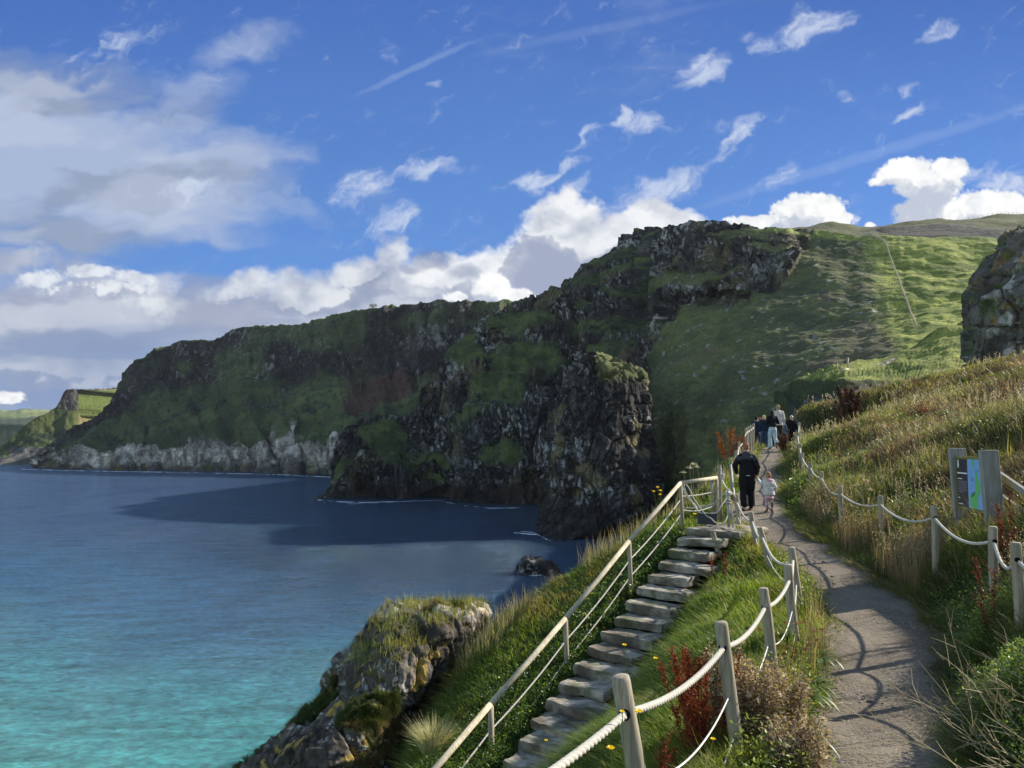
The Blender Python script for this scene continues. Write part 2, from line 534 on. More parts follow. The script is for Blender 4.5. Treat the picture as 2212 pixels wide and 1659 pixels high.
heapB = [(190, 584, 60, 17, 0, 1.), (290, 600, 56, 16, -10, 1.), (90, 602, 60, 20, 10, .8), (210, 625, 150, 22, 0, .7)]
C = heap(C, heapB, 30, 1.0, (160, 172, 198), (196, 203, 218), (236, 240, 246), 2, 16, (-.1, .7), .9, depth=1.8)
heapC = [(1750, 452, 82, 38, 4, 1.2), (1680, 478, 110, 18, 0, 1.), (1800, 475, 60, 20, 0, 1.), (1955, 368, 60, 30, 10, 1.2), (2050, 366, 42, 26, 0, 1.1), (2010, 400, 75, 40, 0, 1.3), (2020, 465, 90, 50, 0, 1.5), (2120, 470, 120, 40, 0, 1.3),
         (2140, 440, 90, 30, 0, 1.2), (1880, 486, 12, 5, 0, .6), (1900, 392, 24, 10, 0, .6),
         (1060, 622, 46, 30, 15, 1.2), (1110, 640, 50, 22, 0, 1.), (982, 642, 30, 10, 0, .8), (22, 860, 44, 14, 0, .8), (30, 690, 0.1, .1, 0, .1)]
C = heap(C, heapC, 30, 1.0, (192, 201, 219), (226, 230, 237), (255, 255, 254), 6, 14, (-.1, .36), 1., depth=1.0)
C = C * .93 + C.mean(-1, keepdims=True) * .07
C = C / 2 ** EXPO
AL = np.minimum(np.minimum(sstep(-255, -150, X), 1 - sstep(2360, 2465, X)), sstep(-255, -150, Y))
Vd = W(X, Y, 1.0).astype(float)
Vd = Vd / np.linalg.norm(Vd, axis=-1, keepdims=True) * 20000.
m, t, b = material('sky_air', 1, 0)
m.cycles.emission_sampling = 'NONE'
em = t.new('ShaderNodeEmission'); tr = t.new('ShaderNodeBsdfTransparent'); mx = t.new('ShaderNodeMixShader')
t.put(em.inputs[0], t.new('ShaderNodeAttribute', attribute_name='Col').outputs[0])
t.put(mx.inputs[0], t.new('ShaderNodeAttribute', attribute_name='Alpha').outputs['Fac'])
t.l.new(tr.outputs[0], mx.inputs[1]); t.l.new(em.outputs[0], mx.inputs[2]); t.l.new(mx.outputs[0], t.n['Material Output'].inputs[0])
o = mesh_obj('sky', Vd.reshape(-1, 3), [gridf(NU, NVV)], m, col=C.reshape(-1, 3))
at = o.data.attributes.new('Alpha', 'FLOAT', 'POINT'); at.data.foreach_set('value', AL.astype(np.float32).ravel())
tag(o, kind='structure')
# ------------------------------------------------------------------ sea
def I(x, pts, k=1):
    xs = [p[0] for p in pts]
    return np.interp(x, xs, [p[k] for p in pts])

m, t, b = material('sea_water', .12, .5)
pos = t.new('ShaderNodeNewGeometry').outputs['Position']
sp = t.new('ShaderNodeSeparateXYZ'); t.l.new(pos, sp.inputs[0])
big = t.noise(t.vm('MULTIPLY', pos, (.012, .006, 1)), 1., 4, .6)
patchn = t.noise(t.vm('MULTIPLY', pos, (.035, .012, 1)), 1., 4, .6)
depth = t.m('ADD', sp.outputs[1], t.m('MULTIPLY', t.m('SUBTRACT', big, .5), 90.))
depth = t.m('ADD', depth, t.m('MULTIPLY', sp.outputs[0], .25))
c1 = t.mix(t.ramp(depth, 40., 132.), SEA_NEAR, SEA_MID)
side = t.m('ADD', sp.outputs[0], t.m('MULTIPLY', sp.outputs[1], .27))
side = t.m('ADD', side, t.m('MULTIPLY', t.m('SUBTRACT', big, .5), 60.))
farc = t.mix(t.ramp(side, -75., 25.), SEA_LEFT_SHEEN, SEA_FAR)  # sheen painted into the body colour: paler at left, darker by the headland
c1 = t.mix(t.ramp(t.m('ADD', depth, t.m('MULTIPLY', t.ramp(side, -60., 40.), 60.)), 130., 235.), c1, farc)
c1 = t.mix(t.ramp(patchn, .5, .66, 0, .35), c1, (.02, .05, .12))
w1 = t.noise(t.vm('MULTIPLY', pos, (.75, 1.25, 1)), 1., 7, .68, .5)
w2_ = t.noise(t.vm('MULTIPLY', pos, (.13, .24, 1)), 1., 3, .5, .3)
w3 = t.noise(t.vm('MULTIPLY', pos, (.02, .05, 1)), 1., 3, .5)
hh = t.m('ADD', t.m('ADD', w1, t.m('MULTIPLY', w2_, 1.8)), t.m('MULTIPLY', w3, 2.))
nrm = t.bump(hh, 1., SEA_BUMP)
c1 = t.mix(1., c1, t.comb(*[t.ramp(w1, .32, .68, .5, 1.5, False)] * 3), 'MULTIPLY')  # light and dark of the ripples multiplied into the water colour
c1 = t.mix(1., c1, t.comb(*[t.ramp(t.noise(t.vm('MULTIPLY', pos, (.10, .32, 1)), 1., 5, .62, .6), .36, .64, .72, 1.28, False)] * 3), 'MULTIPLY')
# light scattered back out of the water: mostly a broad lobe, so it does not take hard shadows
gl = t.new('ShaderNodeBsdfGlossy'); gl.inputs['Roughness'].default_value = .85
df = t.new('ShaderNodeBsdfDiffuse')
for n__ in (gl, df):
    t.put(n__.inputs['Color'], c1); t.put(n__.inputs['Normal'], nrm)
mb_ = t.new('ShaderNodeMixShader'); mb_.inputs[0].default_value = SEA_DIFF
t.l.new(gl.outputs[0], mb_.inputs[1]); t.l.new(df.outputs[0], mb_.inputs[2])
sp_g = t.new('ShaderNodeBsdfGlossy'); sp_g.inputs['Roughness'].default_value = SEA_R; sp_g.inputs['Color'].default_value = (*SEA_TINT, 1); t.put(sp_g.inputs['Normal'], nrm)
fr = t.new('ShaderNodeFresnel'); fr.inputs['IOR'].default_value = SEA_IOR; t.put(fr.inputs['Normal'], nrm)
mx = t.new('ShaderNodeMixShader'); t.put(mx.inputs[0], fr.outputs[0])
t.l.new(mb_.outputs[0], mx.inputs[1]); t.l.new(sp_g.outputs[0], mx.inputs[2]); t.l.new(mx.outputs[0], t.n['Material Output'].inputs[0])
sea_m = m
ys = np.concatenate([np.linspace(-300, 1500, 60), np.geomspace(1600, 8200, 20)])
xs = np.linspace(-1, 1, 60)
Xg, Yg = np.meshgrid(xs, ys)
Xg = Xg * (1500 + np.maximum(Yg, 0) * .8)
V = np.stack([Xg, Yg, np.full_like(Xg, SEA)], -1)
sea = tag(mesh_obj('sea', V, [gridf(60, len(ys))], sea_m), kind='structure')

# ------------------------------------------------------------------ cliffs and hills
cliff_mat = terrain_mat('cliff_rock_and_turf', .28, .55, .95, 1.6, .52, turf=.35)
far_mat = terrain_mat('far_cliff_rock_and_turf', .12, .26, .95, 3.4, .52, turf=.35)
near_rock_mat = terrain_mat('near_rock', 1.3, 3.5, .6, .12, .38)

def blur(N, k):
    for _ in range(k):
        M = N.copy()
        M[1:] += N[:-1]; M[:-1] += N[1:]; M[0] += N[0]; M[-1] += N[-1]
        N = M / 3
        M = N.copy()
        M[:, 1:] += N[:, :-1]; M[:, :-1] += N[:, 1:]; M[:, 0] += N[:, 0]; M[:, -1] += N[:, -1]
        N = M / 3
    return N
def grid_normals(V, k=10):
    V = blur(V, 4)
    du = np.gradient(V, axis=1); dv = np.gradient(V, axis=0)
    n = np.cross(du, dv)
    n /= np.linalg.norm(n, axis=-1, keepdims=True) + 1e-9
    n = blur(n, k)
    n /= np.linalg.norm(n, axis=-1, keepdims=True) + 1e-9
    return n * (1 if (-(n * V).sum(-1)).mean() > 0 else -1)

def loft(name, PX, PY, D, disp, colour, mat, back=None, skirt=6., lift=.06):
    """surface through points given by direction and distance; rows run bottom to top"""
    V = W(PX, PY, D)
    N = grid_normals(V)
    V2 = V + N * disp(V, PX, PY)[..., None]
    Cc = colour(V2, N, PX, PY)
    if back is not None:                    # the land goes on behind the edge
        nb = 8
        rows = []
        for k in range(1, nb + 1):
            q = V2[-1].copy(); s_ = back * (k / nb) ** 1.5
            q[:, 1] += s_; q[:, 0] += s_ * .15; q[:, 2] += s_ * lift * (k / nb) - .2
            rows.append(q)
        V2 = np.concatenate([V2, np.array(rows)], 0)
        Cc = np.concatenate([Cc, np.repeat(Cc[-1:] * 0 + np.array(TURF_TOP), nb, 0)], 0)
    if skirt:
        q = V2[0].copy(); q[:, 2] -= skirt
        V2 = np.concatenate([q[None], V2], 0)
        Cc = np.concatenate([Cc[:1], Cc], 0)
    return tag(mesh_obj(name, V2.reshape(-1, 3), [gridf(V2.shape[1], V2.shape[0])], mat, col=Cc.reshape(-1, 3)), kind='structure')

def warpN(V, sx, amp, seed):
    return np.stack([fbm(V, sx, 3, seed) - .5, fbm(V, sx, 3, seed + 7) - .5, fbm(V, sx, 3, seed + 11) - .5], -1) * amp
TURF = (.082, .102, .034); TURF_D = (.034, .046, .022); TURF_Y = (.105, .125, .030); TURF_TOP = (.10, .13, .035)
HEATH = (.070, .062, .036)
def rockcol(V, sx, seed=0, pale=.30, dark=(.012, .011, .011), midc=(.098, .091, .084), lich=(.44, .43, .40)):
    f1, f2_, cid = worley(V + warpN(V, sx * 6, sx * 2, seed), (sx, sx, sx * 4.2), seed)
    n = fbm(V, sx * 5, 4, seed + 3)
    c = lerp(dark, midc, np.clip(cid * .9 + (n - .5) * 1.6, 0, 1))
    crack = 1 - sstep(.03, .16, f2_ - f1)
    c = c * (1 - .7 * crack[..., None])
    sp_ = fbm(V, (sx * .7, sx * .7, sx * 2.0), 4, seed + 5)
    reg = fbm(V, (sx * 9, sx * 9, sx * 6), 3, seed + 8)
    L = sstep(.585, .68, sp_ * .60 + reg * .42 + pale * .10 - .02)
    return lerp(c, lich, L * .75)

# --- the long far cliff ------------------------------------------------
nu, nv = 640, 240
px = np.linspace(60, 1420, nu); tt = np.linspace(0, 1, nv)
PX, T = np.meshgrid(px, tt)
base = I(px, [(60, 1012), (250, 1015), (455, 1018), (620, 1022), (740, 1027), (1000, 1035), (1420, 1050)])
top = I(px, [(60, 998), (85, 975), (110, 955), (135, 935), (163, 912), (190, 900), (208, 891), (228, 875), (240, 860), (250, 845), (257, 826), (262, 806), (270, 796), (290, 781), (330, 752), (375, 741), (420, 737),
             (455, 736), (478, 724), (505, 712), (535, 706), (575, 702), (620, 702), (668, 702), (690, 692), (720, 679), (760, 670), (800, 666), (850, 660), (900, 656), (950, 654), (1000, 652), (1100, 648), (1240, 640), (1420, 640)])
top = top + (fbm(np.stack([px / 9, px * 0, px * 0], -1), 1, 4, 2) - .5) * 6
d0 = I(px, [(60, 835), (250, 770), (455, 745), (620, 700), (740, 655), (1000, 590), (1420, 520)])
d0 = d0 + (fbm(np.stack([(PX + 110 * T) / 42, T * .8, PX * 0], -1), 1, 4, 9) - .5) * 52
setb = I(px, [(60, 6), (163, 60), (270, 120), (455, 150), (740, 160), (1420, 150)])
lime = I(px, [(60, 965), (110, 965), (200, 968), (330, 965), (400, 962), (455, 955), (560, 958), (620, 948), (700, 955), (745, 950), (1420, 955)])
lime = lime + (fbm(np.stack([px / 16, px * 0, px * 0], -1), 1, 4, 5) - .5) * 24
PY = base + (top - base) * T
hf = np.clip((base - lime) / np.maximum(base - top, 1), .08, .95)
crag = I(px, [(60, .9), (163, .82), (270, .70), (455, .66), (700, .62), (900, .55), (1420, .5)]) + (fbm(np.stack([px / 45, px * 0, px * 0], -1), 1, 4, 12) - .5) * .2
g = np.where(T < hf, T / hf * .05, np.where(T < crag, .05 + (T - hf) / np.maximum(crag - hf, .05) * .68, .73 + (T - crag) / (1 - crag) * .27))
D = d0 + setb * g
def disp_far(V, PX, PY):
    rib = fbm(V, (34, 60, 260), 4, 21) - .5
    gul = fbm(V, (70, 90, 160), 4, 23) - .5
    f1, f2_, cid = worley(V, (11, 11, 26), 4)
    rk = np.where((T < hf) | (T > crag), 1., .25)
    ft = 1 - .6 * sstep(.9, 1., T)
    return (rib * 26 + gul * 24) * ft + rk * ft * (cid - .5) * 4.5 + (fbm(V, (7, 7, 14), 4, 25) - .5) * (3 + 5 * rk) + (fbm(V, (16, 16, 60), 4, 27) - .5) * 9
def col_far(V, N, PX, PY):
    n1 = fbm(V, (60, 60, 40), 5, 31); n2_ = fbm(V, (16, 16, 9), 5, 33); n3 = fbm(V, (90, 90, 200), 4, 35)
    g_ = lerp(TURF_D, TURF, sstep(.35, .65, n1 * .5 + n3 * .5))
    g_ = lerp(g_, (.090, .112, .040), sstep(.52, .66, n2_ * .35 + n1 * .65) * .8)
    g_ = lerp(g_, (.034, .046, .026), sstep(.52, .60, fbm(V, (9, 9, 6), 4, 37) * .6 + n3 * .4) * .7)
    rk = rockcol(V, 4.2, 3, .1, dark=(.014, .013, .014), midc=(.060, .055, .053), lich=(.24, .23, .21))
    rr = sstep(-.08, .04, T - crag + (n2_ - .5) * .22) * (1 - sstep(.47, .66, n1) * .6)
    band = np.exp(-((T - (hf + crag) * .5 + (n3 - .5) * .25) / .035) ** 2) * sstep(.46, .6, n2_)
    rr = np.clip(np.maximum(rr, band * .8), 0, 1)
    c = lerp(g_, rk, rr)
    lim = lerp((.20, .175, .145), (.66, .60, .51), sstep(.3, .72, fbm(V, (5, 5, 11), 5, 41) * .6 + fbm(V, (22, 22, 40), 3, 42) * .4))
    f1, f2_, cid = worley(V, (9, 9, 17), 44)
    lim = lim * (.55 + .45 * sstep(.02, .14, f2_ - f1))[..., None] * (.75 + .5 * cid)[..., None]
    lim = lerp(lim, (.050, .044, .036), sstep(.34, .06, T / hf + (n2_ - .5) * .35) * .85)
    lim = lerp(lim, (.13, .12, .03), (sstep(.6, .66, fbm(V, (6, 6, 20), 3, 47)) * sstep(.5, .1, T / hf))*.7)
    c = lerp(c, lim, 1 - sstep(-.012, .012, T - hf - (n2_ - .5) * .07))
    red = sstep(-.3, .4, 1 - ((PX - 815) / 88) ** 2 - ((PY - 848 + (PX - 815) * .22) / 38) ** 2 + (n2_ - .5) * 1.8)
    c = lerp(c, (.075, .036, .032), red * .85)
    edge = sstep(.985, 1., T) * sstep(.35, .6, n2_)
    return lerp(c, TURF_TOP, edge * .7)
TURF_SAVE = TURF_TOP
loft('far_cliff', PX, PY, D, disp_far, col_far, far_mat, back=700, lift=.01)

# --- headland beyond, its sunlit side painted lighter into the colour ------------------------------
nu, nv = 260, 110
px = np.linspace(-160, 300, nu); tt = np.linspace(0, 1, nv)
PX, T = np.meshgrid(px, tt)
base = I(px, [(-160, 1003), (0, 1007), (70, 1009), (300, 1009)])
top = I(px, [(-160, 1000), (-60, 985), (0, 971), (30, 945), (60, 915), (80, 902), (100, 893), (121, 880), (130, 864), (138, 846), (146, 841), (190, 841), (245, 838), (300, 836)])
top = top + (fbm(np.stack([px / 8, px * 0, px * 0], -1), 1, 4, 4) - .5) * 4
lm = 960 + (fbm(np.stack([px / 14, px * 0, px * 0], -1), 1, 4, 15) - .5) * 40
lm = np.where(px < 20, 990, 968 + (lm - 960) * .3)
PY = base + (top - base) * T
D = I(px, [(-160, 1010), (0, 930), (100, 960), (163, 990), (175, 1010), (245, 1120), (300, 1150)]) + 90 * np.minimum(T / .72, 1) + 12 * np.clip(T - .72, 0, 1) + sstep(163, 178, PX) * 30
def disp_h(V, PX, PY):
    return (fbm(V, (30, 50, 200), 4, 61) - .5) * 12 + (fbm(V, (10, 10, 20), 4, 62) - .5) * 7
def col_h(V, N, PX, PY):
    n1 = fbm(V, (50, 50, 30), 5, 71); n2_ = fbm(V, (14, 14, 9), 5, 73)
    c = lerp(TURF_D, TURF, sstep(.35, .65, n1)) * .75
    rk = rockcol(V, 7, 9, 0, lich=(.2, .19, .17))
    c = lerp(c, rk, sstep(892, 872, PY + (n2_ - .5) * 40))
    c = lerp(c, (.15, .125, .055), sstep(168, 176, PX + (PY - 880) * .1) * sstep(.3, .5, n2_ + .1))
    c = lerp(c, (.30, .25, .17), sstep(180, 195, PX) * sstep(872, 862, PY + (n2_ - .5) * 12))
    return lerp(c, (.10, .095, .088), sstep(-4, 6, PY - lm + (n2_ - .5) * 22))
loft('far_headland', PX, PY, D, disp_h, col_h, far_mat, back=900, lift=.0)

# --- low farmland on the horizon ----------------------------------------
nu, nv = 120, 40
px = np.linspace(-400, 260, nu); tt = np.linspace(0, 1, nv)
PX, T = np.meshgrid(px, tt)
base = 1000 + px * 0
top = I(px, [(-400, 886), (0, 886), (30, 885), (100, 883), (115, 883), (260, 883)]) + (fbm(np.stack([px / 5, px * 0, px * 0], -1), 1, 3, 4) - .5) * 3
PY = base + (top - base) * T
D = 1500 + 60 * np.clip(T / .7, 0, 1) + np.clip((T - .72) / .28, 0, 1) ** 2 * 2600
def col_f(V, N, PX, PY):
    n = fbm(V, (90, 400, 60), 4, 81); n2_ = fbm(V, (30, 120, 20), 4, 83)
    fld = lerp((.12, .145, .05), (.22, .23, .085), sstep(.45, .6, n))
    fld = lerp(fld, (.07, .10, .04), sstep(.55, .62, n2_))
    f = sstep(905, 899, PY + (n2_ - .5) * 8)
    return lerp(lerp((.035, .05, .035), (.06, .075, .04), n), fld, f)
loft('distant_farmland', PX, PY, D, lambda V, a, b_: (fbm(V, (80, 200, 60), 4, 85) - .5) * 20, col_f, far_mat, back=1500, lift=0.)

# --- the near headland: sea cliff, crag and green slope -----------------
nu, nv = 1000, 460
px = np.concatenate([np.linspace(690, 1460, 760), np.linspace(1462, 2420, 240)]); tt = np.linspace(0, 1, nv)
PX, T = np.meshgrid(px, tt)
base = I(px, [(690, 1076), (730, 1079), (960, 1077), (1000, 1086), (1100, 1093), (1200, 1093), (1300, 1100), (1400, 1110), (1480, 1110), (1600, 1080), (1700, 1040), (1800, 1000), (2000, 950), (2420, 900)])
top = I(px, [(690, 1073), (698, 1066), (706, 1056), (716, 1030), (722, 1000), (728, 975), (735, 955), (745, 930), (757, 918), (775, 911), (800, 905), (830, 900), (880, 896), (897, 880), (905, 850), (915, 832), (930, 815), (945, 795), (960, 772),
             (980, 748), (1000, 730), (1020, 710), (1032, 690), (1040, 684), (1062, 672), (1080, 664), (1100, 655), (1150, 636), (1190, 624), (1220, 617), (1240, 609), (1250, 598), (1258, 585), (1272, 568), (1290, 551), (1310, 537), (1330, 526), (1355, 508), (1380, 497),
             (1420, 487), (1460, 478), (1500, 472), (1540, 473), (1600, 478), (1640, 484), (1700, 490), (1760, 492), (1860, 503), (1940, 508), (2000, 511), (2100, 515), (2160, 518), (2420, 526)])
top = top + (fbm(np.stack([px / 9, px * 0, px * 0], -1), 1, 4, 22) - .5) * I(px, [(690, 7), (1500, 4), (1600, 4), (2420, 3)])
d0 = I(px, [(690, 388), (850, 384), (905, 388), (960, 379), (1000, 362), (1100, 342), (1170, 342), (1200, 336), (1300, 320), (1400, 285), (1480, 225), (1600, 190), (1700, 178), (1800, 170), (2000, 150), (2420, 140)])
dt = I(px, [(690, 391), (735, 402), (880, 412), (930, 430), (1060, 455), (1240, 448), (1400, 425), (1500, 405), (1700, 372), (1860, 350), (2160, 335), (2420, 330)])
PY = base + (top - base) * T
cl = sstep(1520, 1380, PX)                      # 1 = sea cliff profile, 0 = even slope
gc = np.interp(T, [0, .12, .45, .56, .66, .80, 1], [0, .08, .22, .52, .66, .74, 1])
gs = T ** 1.15
# crag above the slope: the slope runs up to a line, then rock stands steeply
lineY = I(px, [(690, 700), (1200, 700), (1260, 770), (1350, 782), (1400, 752), (1450, 712), (1480, 668), (1540, 655), (1600, 655), (1650, 630), (1700, 605), (1725, 560), (1745, 525), (1765, 500), (1800, 470), (2420, 470)])
D = d0 + (dt - d0) * (cl * gc + (1 - cl) * gs)
lt = np.clip((base - lineY) / (base - top), 0, 1)
over_ = np.clip(T - lt, 0, 1) * ((PX > 1380) & (PX < 1770))
D = D - over_ * (dt - d0) * .62 * sstep(1380, 1420, PX)
# caves and deep clefts
def pit(cx, cy, rx, ry, dp):
    global D
    D = D + dp * sstep(0, .7, 1 - ((PX - cx) / rx) ** 2 - ((PY - cy) / ry) ** 2)
pit(783, 1045, 17, 34, 16); pit(940, 1060, 32, 16, 12); pit(1150, 1060, 40, 45, 12); pit(1062, 730, 20, 26, 9); pit(1560, 645, 70, 22, 10); pit(1625, 560, 30, 12, 8); pit(1185, 880, 14, 60, 12); pit(1000, 860, 10, 50, 7)
def warpN_(V, sx, amp, seed):
    return np.stack([fbm(V, sx, 3, seed) - .5, fbm(V, sx, 3, seed + 7) - .5, fbm(V, sx, 3, seed + 11) - .5], -1) * amp
ROCKZ = None
def disp_n(V, PX, PY):
    global ROCKZ
    n1 = fbm(V, (26, 26, 20), 5, 101); n2_ = fbm(V, (8, 8, 6), 4, 103)
    zone = 1 - sstep(-14, 10, (PY - lineY) + (n2_ - .5) * 36 + (n1 - .5) * 30)       # above the line
    zr = np.where(PX > 1400, zone, 1.)
    zr = zr * (1 - sstep(1420, 1500, PX) * (1 - zone))
    zr = np.where(PX > 1770, 0, zr)
    turf = sstep(.54, .60, n1 * .62 + n2_ * .38 - .035 * sstep(1250, 1150, PX) - .05 * sstep(1230, 1290, PX) * sstep(.5, .6, T) + .16 * np.exp(-((T - .57) / .11) ** 2) * sstep(1500, 1300, PX) - .07 * sstep(.5, .1, T))
    # green hollows named by where they lie on the headland
    def patch(cx, cy, rx, ry, a=0):
        return sstep(-.4, .5, 1 - ((PX - cx + a * (PY - cy)) / rx) ** 2 - ((PY - cy) / ry) ** 2 + (n2_ - .5) * 2)
    gp = np.maximum.reduce([patch(920, 1003, 38, 36), patch(1005, 757, 40, 26, .9), patch(1125, 790, 85, 50, .5), patch(1065, 835, 60, 44), patch(1078, 975, 50, 30), patch(832, 938, 66, 28), patch(1120, 690, 90, 26, .6), patch(1010, 725, 30, 16), patch(1310, 800, 50, 30)])
    rockp = np.maximum.reduce([patch(1120, 905, 140, 26), patch(1330, 640, 110, 90), patch(975, 850, 36, 66), patch(1050, 728, 22, 26), patch(1170, 880, 40, 80)])
    rz = zr * (1 - np.maximum(turf, gp)) + zr * rockp * np.maximum(turf, gp) * .8
    # ledges of turf across the upper crag
    led = sstep(.54, .60, fbm(V + warpN(V, 30, 10, 5), (70, 70, 7.5), 4, 111))
    rz = np.where((T > .55) & (PX > 1230), rz * (1 - led * .85), rz)
    ROCKZ = np.clip(rz, 0, 1)
    f1, f2_, cid = worley(V + warpN(V, 12, 5, 7), (3.4, 3.4, 13), 6)
    g1, g2_, gid = worley(V + warpN(V, 30, 10, 9), (12, 12, 30), 16)
    ribs = fbm(V, (13, 13, 110), 4, 107) - .5
    slope = 1 - cl
    big = (fbm(V, (38, 38, 90), 4, 109) - .5)
    r = ROCKZ * ((cid - .5) * 3.4 + (gid - .5) * 7 - 2.2 * (1 - sstep(.03, .16, g2_ - g1))) + ribs * (15 - 11 * slope) + big * (22 - 12 * slope)
    flut = np.abs(2 * fbm(V + warpN(V, 10, 4, 3), (4.5, 4.5, 46), 3, 119) - 1)
    r = r + ROCKZ * (flut - .3) * 5
    fade = sstep(688, 770, PX) * (1 - .75 * sstep(.90, 1., T))
    return (r * (.35 + .65 * fade) + (fbm(V, (5, 5, 3.5), 4, 113) - .5) * 2.4 * (1 - .6 * slope) + (fbm(V, (22, 22, 8), 4, 115) - .5) * 1.2 * slope + (fbm(V, (2.4, 2.4, 1.4), 3, 117) - .5) * .8)
def col_n(V, N, PX, PY):
    n1 = fbm(V, (30, 30, 22), 5, 121); n2_ = fbm(V, (6, 6, 4), 5, 123); n3 = fbm(V, (14, 14, 60), 4, 125); n4 = fbm(V, (60, 60, 30), 4, 127)
    g_ = lerp(TURF_D, TURF, sstep(.36, .62, n1 * .5 + n2_ * .5))
    g_ = lerp(g_, (.105, .118, .030), sstep(1380, 1480, PX) * (1 - sstep(1560, 1700, PX + (n1 - .5) * 160)) * .85)
    g_ = lerp(g_, HEATH, sstep(1560, 1720, PX + (n4 - .5) * 300) * (1 - sstep(1820, 1960, PX + (n4 - .5) * 120)) * sstep(.42, .62, n1 * .5 + n4 * .5) * .6)
    sl = sstep(1385, 1440, PX)
    oc = lerp((.075, .085, .038), (.135, .142, .055), sstep(.34, .64, n1 * .45 + fbm(V, (3, 3, 1.5), 4, 133) * .55))
    oc = lerp(oc, (.060, .064, .034), sstep(.54, .62, fbm(V, (11, 11, 5), 4, 135)) * .8)
    oc = lerp(oc, (.125, .095, .060), sstep(.60, .68, fbm(V, (24, 24, 12), 4, 137)) * .6)
    oc = lerp(oc, (.34, .33, .30), sstep(.70, .73, fbm(V, (2.2, 2.2, 2.2), 3, 139)) * .8)
    g_ = lerp(g_, oc, sl * .8)
    sunlit_paint = sstep(1840, 1900, PX + (530 - PY) * .28 + (n1 - .5) * 50)
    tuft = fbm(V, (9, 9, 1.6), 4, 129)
    g_ = lerp(g_, lerp((.13, .155, .035), (.27, .285, .065), sstep(.38, .58, tuft)), sunlit_paint)  # sunlit part of the slope painted brighter into the turf colour
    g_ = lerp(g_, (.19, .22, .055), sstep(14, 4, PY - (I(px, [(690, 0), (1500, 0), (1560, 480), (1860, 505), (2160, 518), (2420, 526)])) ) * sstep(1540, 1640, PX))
    rk = rockcol(V, 1.5, 13, .42)
    rk = lerp(rk, (.035, .034, .038), sstep(.52, .66, n3) * .7)
    rk = lerp(rk, (.15, .125, .06), sstep(.6, .7, fbm(V, (9, 9, 22), 3, 131)) * .5)
    wet = sstep(-17, -25, V[..., 2] + (n2_ - .5) * 9)
    c = lerp(g_, rk, ROCKZ)
    c = lerp(c, lerp((.020, .018, .017), (.060, .046, .034), sstep(.4, .65, n1)), wet * sstep(1560, 1400, PX))
    return c
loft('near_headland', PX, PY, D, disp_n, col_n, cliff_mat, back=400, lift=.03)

# --- buttresses: rock standing free of what is behind it ----------------
def buttress(name, rows, nv, nu, deep, amp, blk, colour, mat, kind='structure', flat=1.0, seed=0, under=0., ends=1.45, ridge=0.):
    """rows (py, left, right, distance) from bottom to top; a rounded body that closes behind"""
    rows = np.array(sorted(rows, key=lambda r: -r[0]), float)
    st_ = np.concatenate([[0], np.cumsum(np.hypot(np.diff(rows[:, 0]), np.diff(rows[:, 1]) * .7))])
    R_ = np.stack([np.interp(np.linspace(0, st_[-1], nv), st_, rows[:, i]) for i in range(4)], 1)
    th = np.linspace(-ends, ends, nu)
    s_ = np.sin(th) / math.sin(min(ends, math.pi / 2))
    mid = (R_[:, 1] + R_[:, 2]) / 2; half = (R_[:, 2] - R_[:, 1]) / 2
    PX_ = mid[:, None] + half[:, None] * s_[None]
    PY_ = np.repeat(R_[:, :1], nu, 1)
    D_ = R_[:, 3:4] + deep * flat * (1 - np.cos(th))[None]
    V = W(PX_, PY_, D_)
    wb = th * 0 + sstep(ends * .86, ends, np.abs(th))
    V = V * (1 + wb * deep * 1.2 / R_[:, 3:4])[..., None]
    N = grid_normals(V, 16)
    f1, f2_, cid = worley(V + warpN(V, blk * 2, blk * .5, 7 + seed), (blk, blk, blk * 1.3), 6 + seed)
    g1, g2_, gid = worley(V + warpN(V, blk * 3, blk, 9 + seed), (blk * .38, blk * .38, blk * .5), 16 + seed)
    dsp = (cid - .5) * amp + (gid - .5) * amp * .4 - amp * .55 * (1 - sstep(.02, .12, f2_ - f1)) + (fbm(V, blk * .8, 5, 3 + seed) - .5) * amp * .9
    if ridge:
        for q, sc_ in ((1., 1.6), (.55, .7), (.3, .28), (.16, .11)):
            dsp = dsp + ridge * q * (np.abs(2 * fbm(V + warpN(V, sc_, sc_ * .5, 3), (sc_, sc_, sc_ * 1.3), 2, 71) - 1) * 1.6 - .35)
    V2 = V + N * dsp[..., None]
    top_ = V2[-1].copy(); c0 = top_.mean(0)
    caps = [top_ * (1 - q) + (c0 - np.array([0, 0, .1 * deep * q])) * q for q in (.25, .5, .75, 1.)]
    Cc = colour(V2, PX_, PY_)
    Cc = np.concatenate([Cc, np.repeat(Cc[-1:], 4, 0)], 0)
    V2 = np.concatenate([V2, np.array(caps)], 0)
    if under:
        q = V2[0].copy(); q[:, 2] -= under
        V2 = np.concatenate([q[None], V2], 0); Cc = np.concatenate([Cc[:1], Cc], 0)
    return tag(mesh_obj(name, V2.reshape(-1, 3), [gridf(nu, V2.shape[0])], mat, col=Cc.reshape(-1, 3)), kind=kind)

